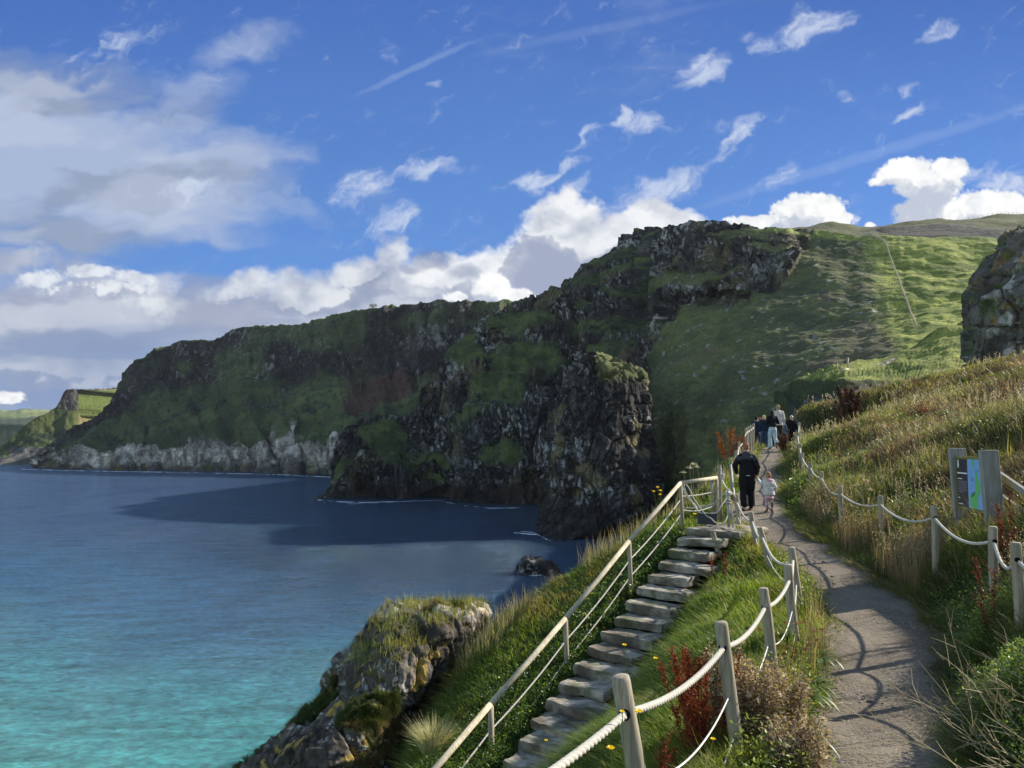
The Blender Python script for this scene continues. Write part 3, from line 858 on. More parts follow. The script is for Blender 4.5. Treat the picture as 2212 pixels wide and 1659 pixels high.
def col_pillar(V, PX, PY):
    n1 = fbm(V, (12, 12, 9), 5, 141); n2_ = fbm(V, (3, 3, 2), 4, 143)
    rk = rockcol(V, 1.3, 23, .25, dark=(.018, .016, .016), midc=(.080, .073, .066), lich=(.36, .35, .33))
    rk = lerp(rk, (.17, .14, .06), sstep(.58, .68, fbm(V, (8, 8, 10), 3, 145)) * .65)
    rk = lerp(rk, (.022, .020, .020), sstep(-16, -25, V[..., 2] + (n2_ - .5) * 8) * .9)
    g_ = lerp(TURF, (.10, .10, .04), n1)
    return lerp(rk, g_, sstep(.2, .8, sstep(850, 790, PY) * sstep(1275, 1300, PX) * 1.2 + (n1 - .5)) * .9)
pill = [(1172, 1155, 1262, 221), (1150, 1160, 1350, 226), (1135, 1163, 1420, 229), (1100, 1172, 1435, 233), (1070, 1186, 1432, 235), (1000, 1184, 1420, 238), (950, 1186, 1408, 240), (900, 1192, 1402, 242),
        (870, 1205, 1396, 243), (835, 1218, 1392, 244), (812, 1228, 1388, 245), (800, 1238, 1372, 246), (785, 1246, 1330, 247), (772, 1252, 1296, 248), (762, 1257, 1278, 249)]
buttress('basalt_stack', pill, 300, 330, 22, 3.2, 5.5, col_pillar, cliff_mat, flat=1.2, seed=2, under=6)

def col_crag(V, PX, PY):
    n1 = fbm(V, 3, 4, 151); n2_ = fbm(V, .8, 4, 153)
    f1, f2_, cid = worley(V, (2.2, 2.2, 3.), 8)
    c = lerp((.060, .050, .040), (.150, .128, .104), np.clip(cid * .7 + (n1 - .5) * 1.2 + .15, 0, 1))
    c = c * (.45 + .55 * sstep(.01, .06, f2_ - f1))[..., None]
    c = lerp(c, (.36, .34, .30), sstep(.63, .69, fbm(V, (.55, .55, .9), 4, 155) * .6 + n1 * .45) * .8)
    c = lerp(c, (.30, .18, .05), sstep(.64, .68, fbm(V, .9, 3, 157)) * .6)
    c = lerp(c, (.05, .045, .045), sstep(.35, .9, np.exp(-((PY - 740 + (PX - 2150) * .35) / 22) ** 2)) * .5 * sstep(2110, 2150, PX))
    return lerp(c, (.07, .09, .03), sstep(.56, .62, fbm(V, (2, 2, 1), 4, 159) + .1 * sstep(560, 520, PY)) * .7)
crg = [(900, 2080, 2560, 46.5), (830, 2086, 2560, 47), (800, 2087, 2560, 47.3), (780, 2090, 2560, 48.3), (740, 2091, 2560, 48.6), (700, 2089, 2560, 47.8), (660, 2087, 2560, 48), (640, 2087, 2560, 48), (628, 2098, 2560, 48.5), (600, 2112, 2560, 49),
       (575, 2128, 2560, 49.5), (560, 2140, 2560, 50), (545, 2150, 2560, 50), (530, 2158, 2560, 50.2), (516, 2162, 2540, 50.4), (508, 2172, 2540, 50.6), (500, 2200, 2530, 51), (488, 2225, 2500, 51), (470, 2280, 2450, 52)]
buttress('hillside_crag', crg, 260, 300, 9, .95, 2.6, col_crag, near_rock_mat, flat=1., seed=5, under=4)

# --- hill on the skyline at right ---------------------------------------
nu, nv = 260, 50
px = np.linspace(1640, 2600, nu); tt = np.linspace(0, 1, nv)
PX, T = np.meshgrid(px, tt)
base = 560 + px * 0
top = I(px, [(1640, 500), (1740, 494), (1775, 486), (1800, 482), (1830, 485), (1860, 489), (1900, 487), (1960, 480), (2000, 476), (2060, 474), (2120, 468), (2160, 464), (2212, 463), (2600, 455)])
PY = base + (top - base) * T
D = 520 + 330 * T
def col_hill(V, N, PX, PY):
    n = fbm(V, (60, 60, 20), 5, 161); n2_ = fbm(V, (14, 14, 4), 5, 163)
    c = lerp((.070, .068, .032), (.12, .125, .042), n2_)
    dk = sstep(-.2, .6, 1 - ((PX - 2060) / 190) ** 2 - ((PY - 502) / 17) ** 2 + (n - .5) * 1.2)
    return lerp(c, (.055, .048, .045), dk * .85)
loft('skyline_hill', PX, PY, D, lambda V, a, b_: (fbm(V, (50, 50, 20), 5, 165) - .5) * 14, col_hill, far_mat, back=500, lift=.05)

# --- spur between the rope-fenced path and the green slope ---------------
nu, nv = 420, 130
px = np.linspace(1672, 2420, nu); tt = np.linspace(0, 1, nv)
PX, T = np.meshgrid(px, tt)
topl = I(px, [(1560, 900), (1620, 872), (1690, 836), (1712, 822), (1740, 812), (1790, 797), (1830, 786), (1880, 775), (1920, 766), (1985, 740), (2040, 712), (2090, 690), (2140, 672), (2420, 600)])
base = topl + (985 - topl) * sstep(1660, 1800, px)
PY = base + (topl - base) * T
rim = I(px, [(1560, .95), (1690, .93), (1780, .88), (1850, .80), (1900, .74), (2000, .64), (2090, .55), (2420, .5)])
D = (1 - sstep(1672, 1840, PX)) ** 1.5 * 172 + 66 + 26 * np.minimum(T / rim, 1) ** .8 + 46 * np.clip((T - rim) / np.maximum(1 - rim, .04), 0, 1) ** 1.1
def col_spur(V, N, PX, PY):
    n = fbm(V, (9, 9, 4), 5, 171); n2_ = fbm(V, (2.5, 2.5, .8), 5, 173)
    up = sstep(-.02, .03, T - rim + (n2_ - .5) * .05)
    c = lerp(lerp(TURF_D, (.075, .085, .03), n), lerp((.12, .15, .03), (.24, .25, .055), sstep(.35, .6, n2_ * .5 + n * .5)), up)  # grass above the rim coloured brighter as its sunlit part
    rk = rockcol(V, .9, 33, .25, dark=(.05, .05, .055), midc=(.10, .10, .105))
    rz = sstep(-.35, .35, 1 - ((PX - 1830) / 150) ** 2 - ((PY - 880 + (PX - 1830) * .12) / 34) ** 2 + (n - .5) * 2.2)
    c = lerp(c, rk, rz * (1 - up))
    return lerp(c, (.30, .26, .21), sstep(6, 2, np.abs(PY - 793 + (PX - 1870) * .28 + (PX - 1870) ** 2 * .0004)) * ((PX > 1835) & (PX < 1935)) * up)
loft('grassy_spur', PX, PY, D, lambda V, a, b_: (fbm(V, (7, 7, 5), 5, 175) - .5) * 3.5 + (fbm(V, (1.2, 1.2, .6), 4, 176) - .5) * .5, col_spur, cliff_mat, back=30, lift=-.3)

# --- the air between: thin sea haze -------------------------------------
hz = MB(); hz.box((0, 3950, 90), (8300, 0, 0), (0, 4400, 0), (0, 0, 125), (1, 1, 1))
hm_ = bpy.data.materials.new('sea_haze'); hm_.use_nodes = True
hm_.node_tree.nodes.clear()
_o = hm_.node_tree.nodes.new('ShaderNodeOutputMaterial'); _v = hm_.node_tree.nodes.new('ShaderNodeVolumePrincipled')
_v.inputs['Color'].default_value = (*HAZE_COL, 1); _v.inputs['Density'].default_value = HAZE_DENS; _v.inputs['Anisotropy'].default_value = .2
hm_.node_tree.links.new(_v.outputs[0], _o.inputs['Volume'])
if HAZE_DENS > 0:
    tag(hz.build('haze', hm_, smooth=False), kind='stuff')
# ------------------------------------------------------------------ the ground underfoot
PATH = [  # distance, left x, right x (world), height
    (-6, -1.2, .6, -1.2), (-1, -.7, .8, -1.45), (1.5, .9, 2.3, -1.95), (3.6, 2.1, 3.45, -2.5)]
for (py_, l_, r_, d_) in ((1659, 1725, 2092, 6.1), (1500, 1757, 2062, 7.9), (1400, 1795, 2052, 9.4), (1330, 1780, 2005, 11.0), (1270, 1745, 1925, 12.7), (1200, 1680, 1815, 15.3),
                          (1150, 1610, 1752, 17.8), (1105, 1570, 1708, 20.6), (1050, 1608, 1692, 25), (1000, 1630, 1697, 30), (965, 1642, 1697, 35)):
    a_, b_ = W(l_, py_, d_), W(r_, py_, d_)
    PATH.append((d_, a_[0], b_[0], a_[2]))
PATH += [(38, 12.3, 13.7, -.42), (41, 13.3, 14.9, -.45), (46, 14.6, 16.4, -.2)]
PATH = np.array(PATH)
def path_l(y): return np.interp(y, PATH[:, 0], PATH[:, 1])
def path_r(y): return np.interp(y, PATH[:, 0], PATH[:, 2])
def path_z(y): return np.interp(y, PATH[:, 0], PATH[:, 3])

LPOST = [(1340, 1460, 4.05), (1557, 1343, 5.8), (1648, 1270, 7.6), (1702, 1219, 9.2), (1709, 1182, 11.2), (1641, 1139, 14.4), (1621, 1106, 16.0), (1590, 1067, 18.0)]
LBASE = [None, (1600, 1640), (1671, 1452), (1722, 1395), (1732, 1330), (1668, 1232), (1641, 1192), (1597, 1152)]
STEP = [(1478, 1138), (1459.5, 1160), (1439.7, 1188), (1419.8, 1214.6), (1397, 1240.6), (1372.4, 1268), (1348, 1300.8), (1323, 1330.8), (1295.4, 1364.4), (1266.4, 1398),
        (1235, 1434.7), (1202.8, 1471.4), (1173.8, 1514), (1143, 1552), (1116.7, 1595), (1080.6, 1641)]
SD = np.linspace(17.2, 10.9, 16)
SDIR = np.array([.75, -.66, 0.]); SBACK = np.array([.66, .75, 0.])
SL = np.array([W(a, b_, d) for (a, b_), d in zip(STEP, SD)])

cp = []
def cw(px, py, d): cp.append(tuple(W(px, py, d)))
for q in PATH:
    cp.append((q[1], q[0], q[3])); cp.append((q[2], q[0], q[3]))
    cp.append((q[1] - .35, q[0], q[3] + .04)); cp.append((q[2] + .4, q[0], q[3] + .10))
for k, b_ in enumerate(LBASE):
    if b_: cw(b_[0], b_[1], LPOST[k][2])
cp.append((.57, 4.05, -2.45)); cp.append((-.4, 2.2, -1.95))
for k in range(16):
    L = SL[k]
    cp.append(tuple(L - SDIR * .25 + np.array([0, 0, -.24])))
    Rr = L + SDIR * 1.15
    if k < 15: cp.append(tuple(Rr + np.array([.0, 0, .02])))
cp += [(0, 6, -3.3), (0, 8, -4.0), (0, 4, -2.8), (-3, 8, -4.9), (-3, 5, -4.2), (-3, 2, -3.2), (0, 1, -1.75), (-2, -3, -2)]
for q in ((1250, 1600, 7.6), (1200, 1659, 8.0), (1350, 1545, 8.2), (1450, 1400, 11), (1500, 1300, 13), (1560, 1200, 15.8), (1420, 1450, 10), (1480, 1520, 8),
          (900, 1659, 11), (1000, 1500, 12.7), (1080, 1400, 14), (1150, 1330, 15), (975, 1450, 13.8), (930, 1560, 12.6),
          (1612, 952, 38), (1590, 970, 33), (1545, 994, 28), (1480, 1058, 23), (1400, 1098, 20.5), (1300, 1150, 19), (1220, 1195, 18), (1130, 1250, 16.7), (1050, 1305, 15.7), (1040, 1320, 15.2),
          (1550, 1040, 22.5), (1575, 1035, 25), (1600, 985, 30),
          (1850, 1000, 22), (2000, 955, 22), (2212, 950, 17), (2212, 1050, 14), (2212, 1200, 10.5), (2212, 1350, 8), (2212, 1500, 6.3),
          (2080, 812, 42), (2212, 785, 40), (1960, 834, 42), (1850, 862, 42), (1760, 888, 42), (1712, 908, 42), (2212, 880, 26), (2000, 880, 32), (1850, 930, 30), (1780, 950, 28)):
    cw(*q)
for (x_, y_, z_) in ((8.0, 20, -1.55), (7.3, 17, -1.85), (7.17, 15, -1.88), (6.5, 11.8, -1.82), (5.8, 9.3, -1.9), (5.23, 8, -1.95), (5, 6.6, -2.05), (4.7, 5, -2.1), (4.4, 3, -2.0), (4, 0, -1.7),
                     (8.6, 22, -1.3), (9.3, 24, -1.05), (10.2, 27, -.75), (11.3, 30, -.45), (12.9, 34, 0), (30, 15, 4.5), (32, 30, 7), (20, 5, 2.5), (15, -2, 1.5), (40, 42, 9), (10, 3, .2), (14, 10, 1.2)):
    cp.append((x_, y_, z_))
cp = np.array(cp, float)
def tps(a, b):
    r2 = (a[:, None, 0] - b[None, :, 0]) ** 2 + (a[:, None, 1] - b[None, :, 1]) ** 2
    return .5 * r2 * np.log(r2 + 1e-9)
n_ = len(cp)
A = np.zeros((n_ + 3, n_ + 3)); A[:n_, :n_] = tps(cp, cp) + np.eye(n_) * .12
A[:n_, n_] = 1; A[:n_, n_ + 1:] = cp[:, :2]; A[n_:, :n_] = A[:n_, n_:].T
wts = np.linalg.solve(A, np.concatenate([cp[:, 2], [0, 0, 0]]))
GX = np.arange(-16, 46.01, .125); GY = np.arange(-7, 60.01, .125)
gx, gy = np.meshgrid(GX, GY)
pts = np.stack([gx.ravel(), gy.ravel()], 1)
Z = np.concatenate([tps(pts[i:i + 20000], cp) @ wts[:n_] + wts[n_] + pts[i:i + 20000] @ wts[n_ + 1:] for i in range(0, len(pts), 20000)]).reshape(gx.shape)
edge = [tuple(W(*q)[:2]) for q in ((1612, 950, 38), (1590, 968, 33), (1545, 992, 28), (1480, 1058, 23), (1400, 1098, 20.5), (1300, 1150, 19), (1220, 1195, 18), (1130, 1250, 16.7), (1050, 1305, 15.6))]
edge += [tuple(W(*q)[:2]) for q in ((992, 1390, 14.7), (945, 1480, 13.8), (900, 1560, 13.0), (855, 1640, 12.2), (800, 1740, 11.3))] + [(-2.9, 9), (-3.6, 4), (-4, -8)]
land = [(80, -60), (80, 46), (40, 45), (25, 44.5), (15.5, 48)] + [(12.6, 46)] + edge + [(-5, -60)]
def sdist(x, y, poly):
    d = np.full(x.shape, 1e9)
    for i in range(len(poly)):
        (x1, y1), (x2, y2) = poly[i], poly[(i + 1) % len(poly)]
        vx, vy = x2 - x1, y2 - y1
        t_ = np.clip(((x - x1) * vx + (y - y1) * vy) / (vx * vx + vy * vy), 0, 1)
        d = np.minimum(d, np.hypot(x - x1 - t_ * vx, y - y1 - t_ * vy))
    return np.where(inpoly(x, y, poly), -d, d)
S = sdist(gx, gy, land)
P3 = np.stack([gx, gy, gx * 0], -1)
S2 = S + (fbm(P3, 1.6, 3, 201) - .5) * .8
farside = sstep(36, 42, gy) * sstep(17, 24, gx)
stp = 2.2 - 1.5 * farside
drop = stp * (np.sqrt((S2 + .25) ** 2 + .35 ** 2) + (S2 + .25)) / 2
onpath = np.minimum(sstep(path_l(gy) - .5, path_l(gy) + .1, gx), 1 - sstep(path_r(gy) - .1, path_r(gy) + .5, gx)) * (1 - sstep(43.5, 45.5, gy))
rough = (fbm(P3, 1.3, 4, 203) - .5) * .30 + (fbm(P3, 4., 3, 207) - .5) * .5 * sstep(8, 13, gx)
slopes = sstep(5.5, 4., gx - path_l(gy) + 6.)          # left of the path
Z = Z + rough * (1 - onpath) * (1 - .6 * slopes) - drop
Z = Z - np.clip(gy - 46.5, 0, 99) * 1.6 * (1 - sstep(20, 32, gx))
Z = np.maximum(Z, -33)
# level bed under the path
zp = np.interp(gy, PATH[:, 0], PATH[:, 3]) + (gx - (path_l(gy) + path_r(gy)) / 2) * .02
Z = Z * (1 - onpath) + zp * onpath
# the cutting the steps are set in
_o = SL[0]; _sd = SL[15] - SL[0]; _L = np.hypot(_sd[0], _sd[1]); _t = _sd[:2] / _L; _w = np.array([-_t[1], _t[0]])
if _w[0] < 0: _w = -_w
_a = ((gx - _o[0]) * _t[0] + (gy - _o[1]) * _t[1]); _b = ((gx - _o[0]) * _w[0] + (gy - _o[1]) * _w[1])
_zs = np.interp(_a, np.array([np.dot(q[:2] - _o[:2], _t) for q in SL]), SL[:, 2])
_m = sstep(-.45, -.1, _b) * (1 - sstep(1.12, 1.4, _b)) * sstep(-.3, .1, _a) * (1 - sstep(_L + .2, _L + .8, _a))
Z = Z * (1 - _m) + np.minimum(Z, _zs - .36) * _m
def stair_ab(x, y):
    return ((x - _o[0]) * _t[0] + (y - _o[1]) * _t[1]), ((x - _o[0]) * _w[0] + (y - _o[1]) * _w[1])
def gz(x, y):
    x = np.asarray(x, float); y = np.asarray(y, float)
    fx = np.clip((x - GX[0]) / .125, 0, len(GX) - 1.001); fy = np.clip((y - GY[0]) / .125, 0, len(GY) - 1.001)
    ix = fx.astype(int); iy = fy.astype(int); fx = fx - ix; fy = fy - iy
    return (Z[iy, ix] * (1 - fx) + Z[iy, ix + 1] * fx) * (1 - fy) + (Z[iy + 1, ix] * (1 - fx) + Z[iy + 1, ix + 1] * fx) * fy
ZGX, ZGY = np.gradient(Z, axis=1) / .125, np.gradient(Z, axis=0) / .125
def gslope(x, y):
    ix = np.clip(((x - GX[0]) / .125).astype(int), 0, len(GX) - 1); iy = np.clip(((y - GY[0]) / .125).astype(int), 0, len(GY) - 1)
    return ZGX[iy, ix], ZGY[iy, ix]
Vg = np.stack([gx, gy, Z], -1)
nn = fbm(P3, 1.5, 4, 211)
cg = lerp((.030, .045, .014), (.060, .055, .030), sstep(.35, .65, nn))
cg = lerp(cg, (.085, .068, .045), sstep(8, 14, gx) * .6)
cg = lerp(cg, (.035, .05, .02), sstep(.5, 4, drop))
soil_m = terrain_mat('soil_and_thatch', 2.2, 9., .7, .08, .4)
tag(mesh_obj('ground', Vg.reshape(-1, 3), [gridf(len(GX), len(GY))], soil_m, col=cg.reshape(-1, 3)), kind='structure')

# the footpath: trodden earth and fine grit
m, t, b = material('trodden_grit', .93, .15)
pos = t.new('ShaderNodeNewGeometry').outputs['Position']
n1 = t.noise(pos, .9, 5, .6); n2n = t.noise(pos, 16., 5, .7); n3n = t.noise(pos, 70., 4, .7)
c = t.mix(t.ramp(n1, .3, .7), (.145, .118, .088), (.240, .200, .150))
c = t.mix(t.ramp(n2n, .56, .70), c, (.30, .255, .195))
c = t.mix(t.ramp(n3n, .60, .70), c, (.46, .40, .31))
c = t.mix(t.ramp(n3n, .42, .32), c, (.085, .068, .052))
c = t.mix(t.ramp(t.noise(t.vm('MULTIPLY', pos, (2.2, .9, 1)), 1., 4, .6), .55, .68, 0, .55), c, (.12, .098, .075))
t.put(b.inputs['Base Color'], c)
hh = t.m('ADD', t.m('MULTIPLY', n1, 3.), t.m('ADD', n2n, t.m('MULTIPLY', n3n, .5)))
t.put(b.inputs['Normal'], t.bump(hh, .9, .025))
py_ = np.linspace(-6, 43.4, 520); u_ = np.linspace(0, 1, 30)
Uu, Yy = np.meshgrid(u_, py_)
wob = (fbm(np.stack([Yy * 0, Yy, Yy * 0], -1), 1.1, 4, 221) - .5) * .5
xl = path_l(Yy) - .05 + wob; xr = path_r(Yy) + .05 + (fbm(np.stack([Yy * 0, Yy, Yy * 0], -1), 1.1, 4, 223) - .5) * .5
Xx = xl + (xr - xl) * Uu
Zz = gz(Xx, Yy) + .035 + (fbm(np.stack([Xx, Yy, Yy * 0], -1), .7, 4, 225) - .5) * .05
Zz[:, 0] -= .12; Zz[:, -1] -= .12
tag(mesh_obj('footpath', np.stack([Xx, Yy, Zz], -1).reshape(-1, 3), [gridf(30, 520)], m), kind='structure')

# --- rock outcrop by the slope ------------------------------------------
def col_out(V, PX, PY):
    n1 = fbm(V, 1.2, 4, 231); n2_ = fbm(V, .28, 4, 233); n3 = fbm(V, .45, 4, 239)
    f1, f2_, cid = worley(V, (.75, .75, 1.0), 8)
    c = lerp((.042, .034, .027), (.130, .112, .092), np.clip(cid * .5 + (n2_ - .5) * 2.2 + .25, 0, 1))
    c = c * (.5 + .5 * sstep(.01, .07, f2_ - f1))[..., None]
    s1_, s2_, sid = worley(V + warpN(V, .1, .09, 3), (.105, .105, .105), 28)
    sp_ = (s1_ < .16 + .34 * sid * (n1 > .46)) * (sid > .35) * sstep(.44, .52, n1)
    c = lerp(c, (.40, .39, .35), sp_ * .65)
    c = lerp(c, (.36, .25, .06), sstep(.66, .70, fbm(V, .33, 4, 237)) * .8)
    top_ = sstep(1350, 1318, PY)
    c = lerp(c, (.42, .39, .33), top_ * sstep(.48, .56, n3) * .7)
    return lerp(c, (.075, .078, .028), sstep(.56, .62, n1 + .06 * top_ - .12 * sp_) * .9)
outr = [(py, l, r + 24, d - .45) for (py, l, r, d) in [(1860, 330, 900, 12.2), (1760, 400, 880, 12.5), (1700, 470, 878, 12.8), (1659, 520, 875, 13.), (1620, 565, 872, 13.2), (1580, 615, 885, 13.4), (1540, 655, 900, 13.6), (1500, 698, 930, 13.8), (1470, 708, 950, 14.), (1440, 725, 965, 14.2),
        (1420, 742, 980, 14.4), (1400, 762, 992, 14.6), (1380, 778, 1000, 14.8), (1360, 796, 1010, 15.), (1345, 812, 1020, 15.2), (1333, 824, 1026, 15.4), (1324, 838, 1030, 15.6), (1316, 850, 1032, 15.9), (1310, 862, 1030, 16.2), (1306, 880, 1020, 16.6), (1304, 900, 1000, 17.)]]
buttress('rock_outcrop', outr, 360, 420, 2.2, .13, .62, col_out, near_rock_mat, seed=11, under=8, ridge=.20)
# surface samples of the outcrop for tufts
_oc = bpy.data.objects['rock_outcrop'].data
OCV = np.empty(len(_oc.vertices) * 3, np.float32); _oc.vertices.foreach_get('co', OCV); OCV = OCV.reshape(-1, 3)
OCN = np.empty(len(_oc.vertices) * 3, np.float32); _oc.vertices.foreach_get('normal', OCN); OCN = OCN.reshape(-1, 3)
near_col = np.empty(len(_oc.vertices) * 4, np.float32); _oc.color_attributes['Col'].data.foreach_get('color', near_col); near_col = near_col.reshape(-1, 4)[:, :3]

# --- rocks standing in the sea -------------------------------------------
def boulder(name, c0, r, seed, colf, label=None, mat=near_rock_mat, sc=.5, amp=.35, kind=None, nu=90, nv=60):
    th = np.linspace(0, 2 * math.pi, nu, endpoint=False); ph = np.linspace(-1.2, math.pi / 2 - .001, nv)
    P_, T_ = np.meshgrid(th, ph)
    Dr = np.stack([np.cos(T_) * np.cos(P_), np.cos(T_) * np.sin(P_), np.sin(T_)], -1)
    V = Dr * np.array(r)
    Q = V + np.array(c0)
    s_ = min(r) * sc
    f1, f2_, cid = worley(Q + warpN(Q, s_ * 2, s_ * .5, seed), (s_, s_, s_ * 1.2), seed)
    k = 1 + (fbm(Q, s_ * 2.2, 4, seed) - .5) * amp * 2.2 + (cid - .5) * amp * .5 - .12 * amp * (1 - sstep(.02, .15, f2_ - f1))
    V = V * k[..., None]
    Cc = colf(V + np.array(c0))
    o = mesh_obj(name, V.reshape(-1, 3), [gridf(nu, nv, wrap=True)], mat, col=Cc.reshape(-1, 3))
    o.location = c0
    return o
def col_sr(V):
    rk = rockcol(V, .8, 5, .1, dark=(.02, .02, .022), midc=(.06, .055, .055))
    return lerp(rk, (.25, .25, .22), sstep(SEA + 5.0, SEA + 6.5, V[..., 2] + (fbm(V, 1.5, 3, 3) - .5) * 2) * .7)
p_ = W(1152, 1231, 169)
tag(boulder('sea_rock', (p_[0], p_[1], SEA - .6), (5.2, 4.2, 4.6), 41, col_sr, mat=cliff_mat, amp=.5), 'dark rock standing alone in the sea between the grassy edge and the basalt stack', 'rock')
for (px_, py__, r_, s_) in ((702, 1074, (3.6, 3, 2.3), 43), (686, 1076, (2.2, 2, 1.3), 45)):
    p_ = W(px_, py__, 28 * F / (py__ - YH))
    tag(boulder('sea_rock', (p_[0], p_[1], SEA - .2), r_, s_, col_sr, mat=cliff_mat, amp=.4, nu=40, nv=26),
        'low dark rock at the seaward tip of the headland' if s_ == 43 else 'smallest dark rock, just off the seaward tip of the headland', 'rock')

# foam where the swell meets the rock
foam_m, t, b = material('sea_foam', .8, .2)
b.inputs['Base Color'].default_value = (.78, .82, .84, 1)
fm = MB()
def foam(pts, wid, seed, gaps=.5):
    pts = np.array([W(a, b_, 28 * F / (b_ - YH)) for a, b_ in pts])
    n = max(40, int(np.linalg.norm(np.diff(pts, axis=0), axis=1).sum() / 1.0))
    s_ = np.linspace(0, len(pts) - 1, n)
    c = np.stack([np.interp(s_, np.arange(len(pts)), pts[:, i]) for i in range(3)], 1)
    Q = c * 1.0
    a = fbm(Q, 6., 4, seed); w = np.clip((a - gaps) * 5, 0, 1) * wid * (0.4 + fbm(Q, 2., 3, seed + 1))
    off = (fbm(Q, 9., 3, seed + 2) - .5) * wid * 2
    f_ = c.copy(); f_[:, 1] -= 1.0 - off; bk = f_.copy()
    f_[:, 1] -= w; bk[:, 1] += w * .4
    f_[:, 2] = SEA + .12; bk[:, 2] = SEA + .14
    V = np.stack([f_, bk], 1)
    keep = (w[:-1] > .05) | (w[1:] > .05)
    k = np.arange(n - 1)[keep] * 2
    fm.add(V.reshape(-1, 3), np.stack([k, k + 2, k + 3, k + 1], 1), None, (.8, .8, .8))
foam([(40, 1013), (200, 1017), (400, 1020), (620, 1025), (735, 1031)], 5., 3, .38)
foam([(300, 1019.5), (520, 1023), (700, 1029.5)], 3., 13, .5)
foam([(676, 1077), (720, 1082), (780, 1084), (860, 1082), (930, 1080), (962, 1079)], 2.2, 5, .42)
foam([(700, 1085), (760, 1087), (850, 1084)], 1.4, 15, .48)
foam([(945, 1080), (1000, 1090), (1060, 1096), (1130, 1095)], 1.6, 7, .44)
foam([(1110, 1148), (1160, 1152), (1190, 1166)], 1.6, 9, .40)
foam([(1100, 1143), (1150, 1147), (1175, 1156)], .8, 19, .45)
foam([(1105, 1229), (1150, 1238), (1200, 1233), (1215, 1220)], .5, 11, .45)
tag(fm.build('sea_foam', foam_m, smooth=False), kind='stuff')

# ------------------------------------------------------------------ built things
def wood_mat(name, a, bcol, sc=1.):
    m, t, b = material(name, .8, .2)
    tc = t.new('ShaderNodeTexCoord').outputs['Object']
    at = t.new('ShaderNodeAttribute', attribute_name='Col').outputs[0]
    v = t.vm('MULTIPLY', tc, (38 * sc, 38 * sc, 2.2 * sc))
    n = t.noise(v, 1., 6, .65, .4); nb = t.noise(tc, 3.2, 4, .6); nk = t.noise(tc, 14., 3, .6)
    c = t.mix(t.ramp(n, .3, .7), a, bcol)
    c = t.mix(t.ramp(nb, .35, .72, 0, .55), c, (.20, .185, .13))
    c = t.mix(t.ramp(nk, .68, .78, 0, .6), c, (.42, .42, .38))
    c = t.mix(1., c, at, 'MULTIPLY')
    t.put(b.inputs['Base Color'], c)
    t.put(b.inputs['Normal'], t.bump(n, .55, .006))
    return m
post_m = wood_mat('weathered_post_wood', (.20, .165, .115), (.42, .36, .265))
rail_m = wood_mat('pale_rail_wood', (.34, .29, .20), (.58, .51, .38))
plank_m = wood_mat('grey_sign_timber', (.20, .19, .165), (.34, .325, .29), .7)
dark_m = simple_mat('hole_shade_and_lens', (.012, .01, .009), .95, 0.)
rope_m = simple_mat('white_rope', (.53, .495, .42), .8, .2, .16, 60., .5, 300.)
oldrope_m = simple_mat('greyed_rope', (.46, .43, .36), .85, .2, .3, 30., .5, 200.)
twine_m = simple_mat('thin_white_line', (.62, .60, .54), .6, .3, .2, 30.)
ONE = (1., 1., 1.)

def catenary(a, b_, sag, n):
    s_ = np.linspace(0, 1, n)
    p = np.asarray(a)[None] * (1 - s_[:, None]) + np.asarray(b_)[None] * s_[:, None]
    p[:, 2] -= sag * 4 * s_ * (1 - s_)
    return p
def rope(mb, pts, r, twist=True, nring=24, pitch=None, strands=3):
    pts = np.asarray(pts, float)
    seg = np.linalg.norm(np.diff(pts, axis=0), axis=1); L = seg.sum()
    if not twist:
        mb.tube(pts, r, 6, ONE); return
    pitch = pitch or r * 6.5
    n = int(L / (pitch / 14)) + 4
    cum = np.concatenate([[0], np.cumsum(seg)])
    s_ = np.linspace(0, L, n)
    c = np.stack([np.interp(s_, cum, pts[:, i]) for i in range(3)], 1)
    t_ = np.gradient(c, axis=0); t_ /= np.linalg.norm(t_, axis=1)[:, None]
    a = np.cross(t_, [0, 0, 1.]); a /= np.linalg.norm(a, axis=1)[:, None] + 1e-9
    b_ = np.cross(t_, a)
    th = np.linspace(0, 2 * math.pi, nring, endpoint=False)
    ph = th[None] - 2 * math.pi * s_[:, None] / pitch
    rr = r * (.62 + .42 * np.abs(np.cos(ph * strands / 2)) ** .6)
    V = c[:, None] + rr[..., None] * (np.cos(th)[None, :, None] * a[:, None] + np.sin(th)[None, :, None] * b_[:, None])
    mb.add(V.reshape(-1, 3), gridf(nring, n, wrap=True), None, ONE)

def round_post(mb, top, base, r, n=16, seed=0):
    top = np.asarray(top, float); base = np.asarray(base, float)
    k = np.array([0, .3, .6, .85, .97, .985, .997, 1.])
    rad = r * np.array([1.06, 1.04, 1.02, 1., .99, .97, .90, .82])
    p = base + (top - base) * k[:, None]
    bend = np.sin(k * 3.1) * .012
    p[:, 0] += bend * math.cos(seed * 2.3); p[:, 1] += bend * math.sin(seed * 1.7)
    mb.tube(p, rad, n, ONE)

